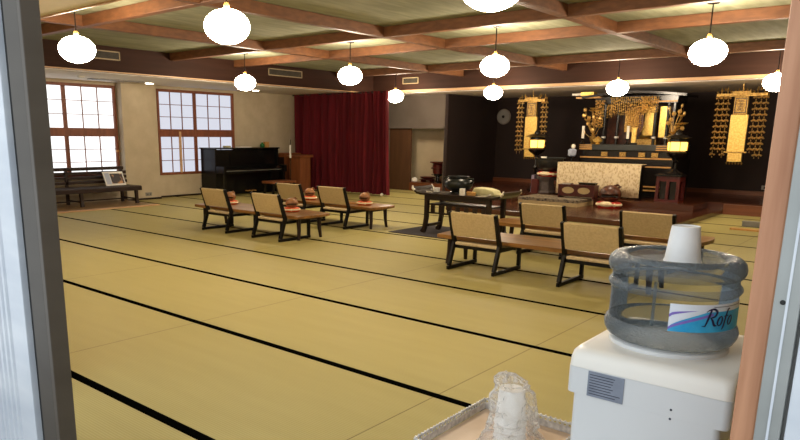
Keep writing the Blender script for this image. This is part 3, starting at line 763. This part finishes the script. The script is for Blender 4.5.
MB().box(-.19, .19, -.17, .17, .375, .4).build('tabletop', M['black'], t, bevel=.003)
MB().box(-.17, .17, -.15, .15, .0, .03).build('base', M['red_lac'], t)
MB().box(-.165, .165, -.145, .145, .3, .375).build('frieze', M['red_lac'], t)
for sx in (-1, 1):
    for sy in (-1, 1): MB().box(sx * .145 - .022, sx * .145 + .022, sy * .125 - .02, sy * .125 + .02, .03, .3).build('leg', M['red_lac'], t)
MB().box(-.02, .02, -.145, -.11, .03, .3).build('middle_post', M['red_lac'], t)
MB().box(-.12, .12, -.1, .12, .03, .3).build('inner_box', M['black'], t)
lantern(-3.02, 10.78, .565, 0, 'lit lantern with dark roof on the red side table')
# brocade table
t = thing('brocade_table', (-4.08, 10.62, .165), 'front altar table draped in pale gold brocade', 'table')
bm = MB(); nx = 60
V = []
for k in range(nx + 1):
    x = -.66 + 1.32 * k / nx
    wv = .006 * math.sin(k * .9) + .004 * math.sin(k * 2.1)
    V.append([bm.bm.verts.new((x, -.12 + wv * f_, z)) for z, f_ in ((.535, 0), (.4, .3), (.2, .7), (.035, 1))] )
    V[-1].insert(0, bm.bm.verts.new((x, .12, .538)))
for k in range(nx):
    for j in range(4): bm.bm.faces.new((V[k][j], V[k + 1][j], V[k + 1][j + 1], V[k][j + 1]))
cl = bm.build('brocade_cloth', M['brocade'], t, smooth=True)
sm = cl.modifiers.new('s', 'SOLIDIFY'); sm.thickness = .006
MB().box(-.655, .655, -.105, .13, .505, .53).build('tabletop', M['black'], t)
for sx in (-1, 1):
    for y in (-.08, .1): MB().box(sx * .62 - .02, sx * .62 + .02, y - .02, y + .02, 0, .505).build('leg', M['black'], t)
# altar tiers
t = thing('altar', (-3.95, 11.55, .165), 'tiered black lacquered altar with gold rails', 'altar')
MB().box(-.72, .78, -.38, .55, 0, .60).build('lower_tier', M['black'], t, bevel=.006)
MB().box(-.68, .74, -.36, .55, .60, .73).build('middle_tier', M['black'], t, bevel=.006)
MB().box(-.70, .76, -.42, .55, .73, .82).build('upper_slab', M['slate'], t, bevel=.006)
for z, x0, x1 in ((.598, -.70, .76), (.10, -.70, .76), (.16, -.70, .76), (.47, .2, .76)):
    MB().box(x0, x1, -.395, -.38, z, z + .022).build('gold_rail', M['gold_pale'], t)
for sx0, sx1 in ((-.71, -.5), (.52, .77)):
    for z in (.735, .765, .797): MB().box(sx0, sx1, -.432, -.42, z, z + .016).build('gold_slat', M['gold_pale'], t)
kk = MB()
for x in (-.3, .0, .3, .5): kk.box(x - .05, x + .05, -.388, -.362, .63, .70)
kk.build('gold_relief', M['gold_dark'], t)
# shrine palace
t = thing('palace_shrine', (-3.95, 11.62, .985), 'ornate black and gold shrine under a curved roof on the altar', 'shrine')
for x in (-.43, -.21, .38, .57):
    MB().tube([(x, -.22, 0), (x, -.22, .66)], .026, 12).build('column', M['black'], t, smooth=True)
    MB().lathe([(.036, 0), (.036, .03)], 12, c=(x, -.22, .1)).build('column_ring', M['silver'], t, smooth=True)
MB().box(-.56, .66, .2, .23, 0, .68).build('rear_panel', M['fish_dark'], t)
MB().box(-.56, -.53, -.2, .2, 0, .68).build('side_panel', M['black'], t); MB().box(.63, .66, -.2, .2, 0, .68).build('side_panel', M['black'], t)
MB().box(.43, .54, -.17, -.15, .12, .6).build('gold_door', M['gold'], t); MB().box(.2, .35, -.17, -.15, .15, .6).build('gold_door', M['gold'], t)
MB().box(-.6, .7, -.26, .24, .655, .765).build('beam', M['black'], t); MB().box(.3, .7, -.272, -.26, .665, .685).build('gold_beam_edge', M['gold_pale'], t)
MB().box(-.02, .36, -.02, .2, 0, .09).build('dais', M['gold_dark'], t)
MB().lathe([(.1, .09), (.14, .12), (.1, .15), (.085, .2), (.1, .3), (.06, .38), (.065, .44), (.03, .48), (0, .5)], 16, c=(.17, .1, 0), sy=.7).build('statue', M['gold'], t, smooth=True)
rf = []
for k in range(25):
    u = -1 + k / 12; rf.append((u * .82 + .03, .775 + .045 * math.cos(u * PI / 2 * 1.25), .016))
MB().sweep(rf, -.36, .25, 'y').build('roof', M['black'], t, smooth=True)
MB().sweep([(a_, b_ + .004, .018) for a_, b_, c_ in rf], -.375, -.361, 'y').build('roof_edge', M['black'], t, smooth=True)
MB().box(-.98, -.82, -.34, -.2, .795, .83).build('gold_bracket', M['ivory'], t, bevel=.004)
MB().box(-.82, -.6, -.36, -.2, .785, .85).build('gold_bracket', M['gold'], t, bevel=.006)
MB().box(-.90, -.5, -.35, -.18, .745, .77).build('gold_bracket', M['gold_pale'], t)
def tassels(cx_, y, z0, z1, nx_, dx, seed, r=.016):
    rnd = random.Random(seed); m = MB()
    for i in range(nx_):
        x = cx_ + (i - (nx_ - 1) / 2) * dx
        zz = z0
        while zz > z1 + rnd.uniform(0, .04):
            s_ = r * rnd.uniform(.7, 1.35)
            m.octa((x + rnd.uniform(-.006, .006), y + rnd.uniform(-.01, .01), zz), s_, s_ * 1.2)
            zz -= s_ * 2.6
        m.tube([(x, y, z0), (x, y, z1)], .002, 4)
    return m
tassels(-.5, -.31, .70, .28, 6, .026, 1).build('gold_pendants', M['gold_chain'], t)
tassels(-.02, -.32, .74, .46, 18, .033, 2).build('gold_pendants', M['gold_chain'], t)
tassels(.07, -.29, .56, .24, 8, .03, 3, .013).build('gold_pendants', M['gold_chain'], t)
tassels(.3, -.31, .74, .50, 9, .03, 4).build('gold_pendants', M['gold_chain'], t)
tassels(-.33, -.30, .62, .42, 3, .035, 5).build('gold_pendants', M['gold_chain'], t)
MB().box(-.08, .2, -.26, -.25, .2, .53).build('gold_curtain', M['gold_dark'], t)
ca = MB()
ca.sweep([(.1, .56, .01), (.17, .45, .03), (.185, .3, .04), (.14, .16, .02)], -.27, -.255, 'y')
ca.build('dark_drape', M['fish_dark'], t)
# altar table things
zt = .985
def candle(x, y, label, hgt=.2, cand='wax'):
    t = thing('candlestick', (x, y, zt), label, 'candle')
    MB().lathe([(.05, 0), (.04, .02), (.012, .04), (.012, .07), (.045, .085), (.045, .095)], 14).build('stand', M['black'], t, smooth=True)
    MB().tube([(0, 0, .095), (0, 0, .095 + hgt)], .022, 12).build('candle', M[cand], t, smooth=True)
candle(-4.62, 11.13, 'white candle on a black stand at the left end of the altar')
candle(-3.9, 11.18, 'white candle in the middle of the altar before the gold curtain')
t = thing('gold_tablet', (-3.8, 11.18, zt), 'upright gold tablet right of the middle white candle', 'tablet')
MB().box(-.035, .035, -.02, .02, .03, .27).build('plate', M['gold'], t, bevel=.004); MB().box(-.05, .05, -.03, .03, 0, .03).build('base', M['black'], t)
def lotus(x, y, z, sd, label, lean):
    rnd = random.Random(sd)
    t = thing('gilt_lotus_vase', (x, y, z), label, 'flower vase', 'gilt lotus vases')
    MB().lathe([(.04, 0), (.03, .02), (.05, .06), (.055, .1), (.03, .14), (.045, .16)], 16).build('vase', M['gold_dark'], t, smooth=True)
    st = MB()
    for k in range(16):
        an = rnd.uniform(0, 2 * PI); rr = rnd.uniform(.03, .17); hh = rnd.uniform(.16, .60)
        p2 = (lean * .05 + rr * math.cos(an), .5 * rr * math.sin(an), hh)
        st.tube([(0, 0, .15), (p2[0] * .4, p2[1] * .4, hh * .6), p2], .005, 5)
        if k % 3 == 0:
            fl = MB()
            for q in range(5):
                a2 = q * 2 * PI / 5
                fl.octa((p2[0] + .018 * math.cos(a2), p2[1] + .018 * math.sin(a2), p2[2] + .012), .016, .035)
            fl.build('bloom', M['gold_chain'], t, smooth=True)
        elif k % 3 == 1: MB().ball((p2[0], p2[1], p2[2]), .02, .02, .03, 8, 6).build('bud', M['gold_chain'], t, smooth=True)
        else:
            MB().lathe([(0, -.014), (.04, -.002), (.06, .014), (.054, .017), (0, -.004)], 10, c=p2).build('leaf', M['gold'], t, smooth=True)
    st.build('stems', M['gold_dark'], t)
lotus(-4.5, 11.27, zt, 3, 'gilt lotus flowers in a vase at the left end of the altar', -1)
lotus(-3.24, 11.2, zt, 8, 'gilt lotus flowers in a vase at the right end of the altar', 1)
t = thing('gold_incense_burner', (-4.36, 11.13, zt), 'small gold burner beside the left white candle', 'burner')
MB().lathe([(.04, 0), (.03, .015), (.07, .04), (.075, .075), (.05, .09), (.02, .12), (0, .13)], 16).build('body', M['gold'], t, smooth=True)
t = thing('offering_cup', (-4.74, 11.03, .165), 'white cup on a tall black stand left of the altar', 'cup stand')
MB().lathe([(.09, 0), (.085, .03), (.03, .06), (.025, .58), (.07, .6), (.075, .62)], 14).build('stand', M['black'], t, smooth=True)
MB().lathe([(.045, .62), (.065, .64), (.07, .72), (.04, .74)], 16).build('cup', M['bluepaper'], t, smooth=True)
MB().ball((.015, 0, .78), .035, .035, .04, 10, 8).build('white_fruit', M['wax'], t, smooth=True)

# ------------------------------------------------------------------ gold banners
def banner(x, y, ztop, zbot, wide, seed, label, chains, writing):
    t = thing('gold_banner', (x, y, 0), label, 'hanging ornament', 'gold hanging banners')
    H = ztop - zbot
    MB().tube([(0, 0, ZA), (0, 0, ztop - .02)], .006, 6).build('hanger', M['gold_dark'], t)
    c = MB(); c.box(-wide * .55, wide * .55, -.06, .06, ztop - .1, ztop - .06); c.box(-.12, .12, -.07, .07, ztop - .06, ztop - .03)
    rnd = random.Random(seed)
    for k in range(15):
        u = -1 + k / 7
        c.octa((u * wide * .55, rnd.uniform(-.05, .05), ztop - .02 + .02 * math.cos(u * 9)), .016, .035 + .02 * (k % 2))
    c.build('canopy', M['gold_dark'], t)
    MB().box(-.09, .09, -.03, .03, ztop - .36, ztop - .1).build('title_plate', M['gold_dark'], t, bevel=.004)
    fr = MB()
    for b in ((-.075, .075, -.036, -.03, ztop - .335, ztop - .325), (-.075, .075, -.036, -.03, ztop - .135, ztop - .125), (-.075, -.066, -.036, -.03, ztop - .335, ztop - .125), (.066, .075, -.036, -.03, ztop - .335, ztop - .125)): fr.box(*b)
    for k in range(writing):
        z = ztop - .155 - k * .04
        for q in range(3): fr.box(-.04 + rnd.uniform(-.01, .01), .04 + rnd.uniform(-.01, .01), -.034, -.03, z - q * .011, z - q * .011 + .004)
        xx = rnd.uniform(-.015, .015); fr.box(xx - .003, xx + .003, -.034, -.03, z - .026, z + .004)
    fr.build('characters', M['ink'], t)
    MB().box(-.115, .115, -.022, .022, zbot + .14, ztop - .36).build('body', M['gold'], t, bevel=.004)
    MB().box(-.095, .095, -.026, .026, zbot, zbot + .14).build('tail', M['gold'], t, bevel=.004)
    MB().box(-.15, .15, -.03, .03, zbot + .13, zbot + .15).build('band', M['gold_dark'], t)
    tb = MB()
    for k in range(6): tb.octa((-.1 + k * .04, 0, zbot - .02), .014, .025)
    tb.build('fringe', M['gold_dark'], t)
    for i, dx in enumerate(chains):
        m = MB(); z = ztop - .12; ln = zbot + rnd.uniform(.04, .16)
        m.tube([(dx, 0, ztop - .08), (dx, 0, ln)], .0025, 4)
        while z > ln:
            for q in range(4):
                an = q * PI / 2 + rnd.uniform(0, 1)
                m.octa((dx + .026 * math.cos(an), .026 * math.sin(an), z + .012 * (q % 2)), .018, .017)
            m.octa((dx, 0, z - .035), .008, .014)
            z -= .082
        m.build('bead_chain', M['gold_chain'], t)
banner(-5.66, 11.32, 1.80, .74, .46, 11, 'gold hanging banner left of the altar, behind the left lantern', (-.26, -.2, .2, .26), 4)
banner(-2.36, 11.32, 1.80, .76, .6, 12, 'gold hanging banner right of the altar, against the dark wall', (-.31, -.24, -.18, .18, .25, .31), 4)

# ------------------------------------------------------------------ small things on the right floor
t = thing('floor_box', (-1.62, 9.75, 0), 'low grey box lying on the tatami beside the door post', 'box')
MB().box(-.22, .3, -.05, .05, 0.0, .06).build('body', M['grey'], t, bevel=.006); MB().box(-.225, .305, -.055, .055, .06, .068).build('lid', M['grey'], t)
tag(MB().box(-.3, .3, -.06, .06, 0, .02).build('wood_strip', M['gold_pale'], loc=(-1.58, 9.3, 0)), 'pale wooden strip lying in front of the grey floor box', 'board')
t = thing('folding_panel', (-.40, 2.42, 0), 'thin grey panel standing behind the wooden door post', 'panel')
MB().box(0, .3, -.012, .012, .03, 1.075).build('board', M['grey'], t)
MB().box(.0, .02, -.1, .1, 0, .03).build('foot', M['grey'], t); MB().box(.28, .3, -.1, .1, 0, .03).build('foot', M['grey'], t)

# ------------------------------------------------------------------ water dispenser
DX0, DX1, DY0, DY1, DZ = -.507, -.212, 1.238, 1.585, .692
t = thing('water_dispenser', ((DX0 + DX1) / 2, (DY0 + DY1) / 2, 0), 'white water dispenser with a grey label beside the door post', 'dispenser')
hx, hy = (DX1 - DX0) / 2, (DY1 - DY0) / 2
def rrect(x0, x1, y0, y1, r, k=6):
    pts = []
    for cx_, cy_, a0 in ((x1 - r, y0 + r, -PI / 2), (x1 - r, y1 - r, 0), (x0 + r, y1 - r, PI / 2), (x0 + r, y0 + r, PI)):
        for i in range(k + 1):
            an = a0 + PI / 2 * i / k; pts.append((cx_ + r * math.cos(an), cy_ + r * math.sin(an)))
    return pts
def loft(sections, name, m, parent):
    b = MB(); rings = []
    for z, pts in sections: rings.append([b.bm.verts.new((x, y, z)) for x, y in pts])
    for a_, c_ in zip(rings, rings[1:]):
        for k in range(len(a_)):
            j = (k + 1) % len(a_); b.bm.faces.new((a_[k], a_[j], c_[j], c_[k]))
    b.bm.faces.new(rings[0][::-1]); b.bm.faces.new(rings[-1])
    return b.build(name, m, parent, smooth=True)
loft([(.03, rrect(-hx + .014, hx - .014, -hy, hy - .01, .012)), (.602, rrect(-hx + .014, hx - .014, -hy, hy - .01, .012))], 'body', M['plastic'], t)
loft([(.0, rrect(-hx + .03, hx - .03, -hy + .02, hy - .03, .02)), (.03, rrect(-hx + .03, hx - .03, -hy + .02, hy - .03, .02))], 'plinth', M['grey'], t)
loft([(.6021, rrect(-hx, hx, -hy, hy, .014)), (.656, rrect(-hx, hx, -hy, hy, .014))], 'collar_block', M['plastic'], t)
loft([(.6565, rrect(-hx + .0005, hx - .0005, -hy, hy, .0145)), (.672, rrect(-hx + .001, hx - .001, -hy + .002, hy - .002, .015)), (.684, rrect(-hx + .002, hx - .002, -hy + .008, hy - .004, .018)), (.690, rrect(-hx + .006, hx - .006, -hy + .018, hy - .008, .022)), (.692, rrect(-hx + .012, hx - .012, -hy + .03, hy - .014, .026))], 'top_cover', M['plastic_warm'], t)
xo = -(DX0 + DX1) / 2
MB().box(-.4635 + xo, -.394 + xo, -hy - .0015, -hy + .001, .6035, .6545).build('label_plate', M['grey_plate'], t)
ln = MB(); rnd = random.Random(5)
for k in range(8):
    z = .648 - k * .0055
    ln.box(-.460 + xo, -.399 + xo - rnd.uniform(0, .02), -hy - .0018, -hy - .0015, z - .0008, z + .0006)
ln.build('label_lines', M['ink'], t)
for z in (.617, .5995):
    ylathe([(.0022, 0), (.0018, .0012)], 10).build('screw', M['ink'], t, loc=(-.308 + xo, -hy, z))
BX, BY = -.3735, 1.410
MB().lathe([(.112, .692), (.112, .699), (.106, .7032)], 40, c=(BX + xo, BY - (DY0 + DY1) / 2, 0)).build('bottle_collar', M['plastic'], t, smooth=True)
# bottle
t = thing('water_bottle', (BX, BY, .7035), 'round clear bluish water bottle on top of the white dispenser', 'bottle')
KB = .89
def arc(r0, z0, z1, bulge, k=8):
    return [(r0 + bulge * math.sin(PI * i / k), z0 + (z1 - z0) * i / k) for i in range(k + 1)]
RB = .131
RL = .131 * .89
def shell(prof, name, m):
    return MB().lathe([(r_k * KB, z_k) for r_k, z_k in prof], 64, closed=False).build(name, m, t, smooth=True)
shell([(0, .002), (.10, 0), (.120, .001), (.132, .007), (.138, .017), (.140, .027), (.137, .036), (RB, .0415)], 'lower_bulge', M['bottle_frost'])
shell([(RB, .0415), (.1305, .06), (.1305, .088), (RB, .102)], 'body', M['bottle_clear'])
shell(arc(RB, .102, .121, .007), 'middle_ring', M['bottle_frost'])
shell([(RB, .121), (.130, .127), (RB, .133)], 'neck_band', M['bottle_clear'])
shell([(RB, .133), (.137, .137), (.1405, .144), (.141, .152), (.138, .162), (.13, .169), (.118, .172), (.106, .169), (.098, .161), (.094, .155), (.0, .154)], 'shoulder', M['bottle_frost'])
MB().box(.0, .005, -RL + .003, -RL + .006, .046, .132).build('seam', M['bottle_frost'], t).rotation_euler = (0, 0, -.03)
# label wrapped on the front right side
def wrap(a, z, r): return (r * math.cos(a), r * math.sin(a), z)
A0, A1, Z0, Z1 = math.radians(-76), math.radians(14), .0435, .0965
def patch(fn, name, m, r, parent):
    b = MB(); nu, nv = 40, 1
    for i in range(nu):
        u0, u1 = i / nu, (i + 1) / nu
        lo0, hi0 = fn(u0); lo1, hi1 = fn(u1)
        if hi0 - lo0 < 1e-3 and hi1 - lo1 < 1e-3: continue
        pts = []
        for u, v in ((u0, lo0), (u1, lo1), (u1, hi1), (u0, hi0)):
            pts.append(b.bm.verts.new(wrap(A0 + (A1 - A0) * u, Z0 + (Z1 - Z0) * v, r)))
        b.bm.faces.new(pts)
    return b.build(name, m, parent, smooth=True)
lb = patch(lambda u: (0, 1), 'label', M['lblwhite'], RL + .0012, t)
patch(lambda u: (0, min(.74, .12 + 1.15 * u ** .62)), 'label_blue_field', M['blue'], RL + .0015, lb)
patch(lambda u: (min(.8, .16 + 1.2 * u ** .62), min(.86, .25 + 1.2 * u ** .62)) if u < .5 else (0, 0), 'label_swoosh', M['lblwhite'], RL + .0018, lb)
patch(lambda u: (.50 + .55 * u ** .5, .62 + .5 * u ** .5 - .35 * u) if u < .42 else (0, 0), 'label_swoosh', M['violet'], RL + .0018, lb)
patch(lambda u: (.05 + 1.0 * u ** .7, .12 + 1.0 * u ** .7 + .03) if u < .45 else (0, 0), 'label_swoosh', M['violet'], RL + .002, lb)
patch(lambda u: (.9, .925) if .42 < u < .95 else (0, 0), 'label_small_line', M['grey_plate'], RL + .002, lb)
def stroke(b, pts, r):
    # pts (u, v, halfwidth) in label units of metres along the wrap and height
    P = []
    for i in range(len(pts) - 1):
        p0 = pts[max(i - 1, 0)]; p1 = pts[i]; p2 = pts[i + 1]; p3 = pts[min(i + 2, len(pts) - 1)]
        for s_ in range(6):
            q = s_ / 6
            P.append(tuple(.5 * ((2 * p1[k]) + (-p0[k] + p2[k]) * q + (2 * p0[k] - 5 * p1[k] + 4 * p2[k] - p3[k]) * q * q + (-p0[k] + 3 * p1[k] - 3 * p2[k] + p3[k]) * q ** 3) for k in range(3)))
    P.append(pts[-1]); L_, R_ = [], []
    for i, (u, v, hw) in enumerate(P):
        a_ = P[max(i - 1, 0)]; c_ = P[min(i + 1, len(P) - 1)]
        d = Vector((c_[0] - a_[0], c_[1] - a_[1]));
        d = d.normalized() if d.length > 1e-9 else Vector((1, 0))
        n_ = Vector((-d.y, d.x)) * max(hw, .0003)
        L_.append(b.bm.verts.new(wrap(math.radians(-46) + (u + n_.x) / r, .0565 + v + n_.y, r)))
        R_.append(b.bm.verts.new(wrap(math.radians(-46) + (u - n_.x) / r, .0565 + v - n_.y, r)))
    for i in range(len(P) - 1): b.bm.faces.new((L_[i], L_[i + 1], R_[i + 1], R_[i]))
lt = MB(); k_ = .00138
def ST(l): stroke(lt, [(u * k_, v * k_, w_ * k_ * 1.35) for u, v, w_ in l], RL + .0026)
ST([(-3, 0, .3), (0, 0, .5), (2, 1, .8), (6, 12, 1.2), (9, 22, 1.0)])                    # R stem
ST([(2, 19, .3), (6, 22, .6), (13, 23, 1.0), (18, 19, 1.3), (15, 13, 1.0), (8, 11, .5)])  # R bowl
ST([(9, 11, .5), (12, 7, 1.2), (15, 1, 1.2), (19, 0, .4)])                                # R leg
ST([(26, 13, .5), (22, 10, 1.1), (20, 4, 1.1), (22, 0, .6), (26, 2, 1.0), (28, 8, 1.1), (26, 13, .5)])  # o
ST([(41, 22, .4), (38, 22, .9), (35, 15, 1.1), (31, -1, 1.1), (28, -6, .5)])              # f
ST([(31, 12, .5), (35, 13, .7), (39, 13, .4)])
ST([(45, 13, .5), (41, 10, 1.1), (39, 4, 1.1), (41, 0, .6), (45, 2, 1.0), (47, 8, 1.1), (45, 13, .5)])  # o at the turn of the bottle
lt.build('lettering', M['navy'], lb)
# cup on top
t = thing('paper_cup', (-.3655, 1.422, .8576), 'white paper cup upside down on the water bottle', 'cup')
MB().lathe([(.0345, 0), (.0355, .002), (.0345, .0045), (.0337, .006), (.033, .008), (.0262, .071), (.0255, .073), (.0245, .071), (0, .0695)], 40).build('wall', M['cup'], t, smooth=True)

# ------------------------------------------------------------------ tray, stool, bagged cups
TX0, TX1, TY0, TY1, TZ = -.848, -.575, 1.20, 1.53, .372
t = thing('tray_stool', ((TX0 + TX1) / 2, (TY0 + TY1) / 2, 0), 'dark brown stool under the silver tray', 'stool')
hx2, hy2 = (TX1 - TX0) / 2, (TY1 - TY0) / 2
MB().box(-hx2 + .0, hx2 - .0, -hy2 - .02, hy2 - .01, TZ - .03, TZ - .001).build('seat', M['dark_wood'], t, bevel=.004)
for sx in (-1, 1):
    for sy in (-1, 1): MB().box(sx * (hx2 - .04) - .015, sx * (hx2 - .04) + .015, sy * (hy2 - .04) - .015, sy * (hy2 - .04) + .015, 0, TZ - .03).build('leg', M['dark_wood'], t)
t = thing('lace_tray', ((TX0 + TX1) / 2, (TY0 + TY1) / 2, TZ), 'square silver tray with a pierced lace rim beside the dispenser', 'tray')
MB().box(-hx2 + .006, hx2 - .006, -hy2 + .006, hy2 - .006, 0, .004).build('base', M['tray_base'], t)
def lace(p0, p1):
    b = MB(); p0 = Vector(p0); p1 = Vector(p1); d = p1 - p0; L_ = d.length; u = d / L_
    n_ = max(6, int(L_ / .0125))
    b.tube([p0, p1], .0018, 6); b.tube([p0 + Vector((0, 0, .026)), p1 + Vector((0, 0, .026))], .002, 6)
    b.tube([p0 + Vector((0, 0, .009)), p1 + Vector((0, 0, .009))], .0012, 6)
    for k in range(n_):
        c = p0 + u * (L_ * (k + .5) / n_)
        ring = [c + u * (.0048 * math.cos(2 * PI * q / 8)) + Vector((0, 0, .0175 + .0068 * math.sin(2 * PI * q / 8))) for q in range(9)]
        b.tube(ring, .0014, 5, cap=False)
        e = p0 + u * (L_ * k / n_); b.tube([e, e + Vector((0, 0, .026))], .0011, 5)
        b.ball(c + Vector((0, 0, .0285)), .0028, .0028, .0028, 6, 4)
    return b
for a_, c_ in (((-hx2, -hy2, .003), (hx2, -hy2, .003)), ((hx2, -hy2, .003), (hx2, hy2, .003)), ((hx2, hy2, .003), (-hx2, hy2, .003)), ((-hx2, hy2, .003), (-hx2, -hy2, .003))):
    lace(a_, c_).build('lace_rim', M['silver'], t, smooth=True)
ins = MB()
g = .0035
ins.box(-hx2 + g, hx2 - g, -hy2 + g, -hy2 + g + .001, .004, .022); ins.box(-hx2 + g, hx2 - g, hy2 - g - .001, hy2 - g, .004, .022)
ins.box(-hx2 + g, -hx2 + g + .001, -hy2 + g, hy2 - g, .004, .022); ins.box(hx2 - g - .001, hx2 - g, -hy2 + g, hy2 - g, .004, .022)
ins.build('inner_wall', M['silver'], t)
CX, CY = -.69, 1.37
t = thing('cup_stack', (CX, CY, TZ + .006), 'stack of white cups inside the clear bag on the silver tray', 'cups')
for k in range(4):
    z = k * .018
    MB().lathe([(.038, z), (.039, z + .003), (.037, z + .006), (.030, z + .085), (.029, z + .087), (0, z + .085)], 28).build('cup', M['cup'], t, smooth=True)
t = thing('plastic_bag', (CX + .005, CY, TZ + .0045), 'crumpled clear plastic bag around white cups on the silver tray', 'bag')
b = MB(); seg, rg = 48, 26; rnd = random.Random(4); rings = []
from mathutils import noise
for i in range(rg + 1):
    v = i / rg; z = .178 * v
    base = .074 * (1 - v) ** .55 + .046 * math.sin(PI * min(1, v * 1.02)) if v < .8 else None
    r0 = (.082 - .05 * min(1, v / .45) + .022 * math.sin(PI * min(1, max(0, (v - .3) / .55)))) if v < .86 else .040 * (1 - v) / .14 + .006
    ring = []
    for k in range(seg):
        an = 2 * PI * k / seg
        q = Vector((math.cos(an) * 2.2, math.sin(an) * 2.2, v * 7))
        d = noise.noise(q) * .014 + abs(noise.noise(q * 1.9)) * .008
        rr = max(.003, max(r0 + d, .0415 if .02 < v < .82 else 0))
        ring.append(b.bm.verts.new((rr * math.cos(an) - .02 * max(0, v - .75) / .25, rr * math.sin(an), z + noise.noise(q * 1.7) * .008 * (1 if 0 < i else 0) * (v < .98))))
    rings.append(ring)
for a_, c_ in zip(rings, rings[1:]):
    for k in range(seg):
        j = (k + 1) % seg; b.bm.faces.new((a_[k], a_[j], c_[j], c_[k]))
b.bm.faces.new(rings[-1])
b.build('film', M['bag'], t, smooth=False)
# ------------------------------------------------------------------ door frames in the foreground
LEAF = (-.02, -.105, -.148, -.25)
t = bpy.data.objects.new('door_2', None); COL.objects.link(t); struct(t, 'grey aluminium sliding door leaf at the left edge'); t.location = (-1.817, .8, -.02)
MB().box(LEAF[0], 0, -.001, .05, 0, 2.1).build('edge_stile', M['alu_brown'], t, bevel=.002)
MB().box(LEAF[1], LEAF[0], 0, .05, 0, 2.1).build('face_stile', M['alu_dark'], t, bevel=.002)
MB().box(LEAF[2], LEAF[1], .014, .04, 0, 2.1).build('seal', M['rubber'], t)
MB().box(LEAF[3], LEAF[2], -.005, .04, 0, 2.1).build('flange', M['alu_white'], t, bevel=.002)
r_ = MB()
for k in range(12):
    x = LEAF[3] - k * .036
    r_.prism([(x, .04), (x - .036, .04), (x - .036, .006), (x - .026, -.008), (x - .012, -.008), (x, .006)], 0, 2.1, 'z')
r_.build('ribbed_panel', M['alu_white'], t)
t = bpy.data.objects.new('door_3', None); COL.objects.link(t); struct(t, 'aluminium door jamb at the right edge'); t.location = (-.178, 1.05, -.02)
MB().box(0.031, .062, -.012, .06, 0, 2.1).build('channel', M['alu'], t, bevel=.002)
MB().box(.062, .067, .003, .06, 0, 2.1).build('groove', M['grey'], t)
MB().box(.067, .22, -.012, .06, 0, 2.1).build('panel', M['alu_white'], t, bevel=.002)
MB().box(.046, .049, -.0145, -.012, 0, 2.1).build('ridge', M['alu_white'], t)
ylathe([(.0035, 0), (.0028, .0015)], 12).build('screw', M['rubber'], t, loc=(.042, -.012, .905))
struct(MB().box(-.178, -.1475, 1.05, 1.135, -.02, 2.1).build('door_post', M['post'], bevel=.003), 'bare wooden door post beside the water dispenser')

# ------------------------------------------------------------------ world and view
wd = bpy.data.worlds.new('world'); S.world = wd; wd.use_nodes = True
bg = wd.node_tree.nodes['Background']
bg.inputs[0].default_value = (.85, .93, 1.0, 1); bg.inputs[1].default_value = 1.6
vs = S.view_settings
vs.view_transform = 'Standard'; vs.look = 'None'; vs.gamma = 1.0; vs.exposure = 0.0
try: vs.use_curve_mapping = False
except Exception: pass
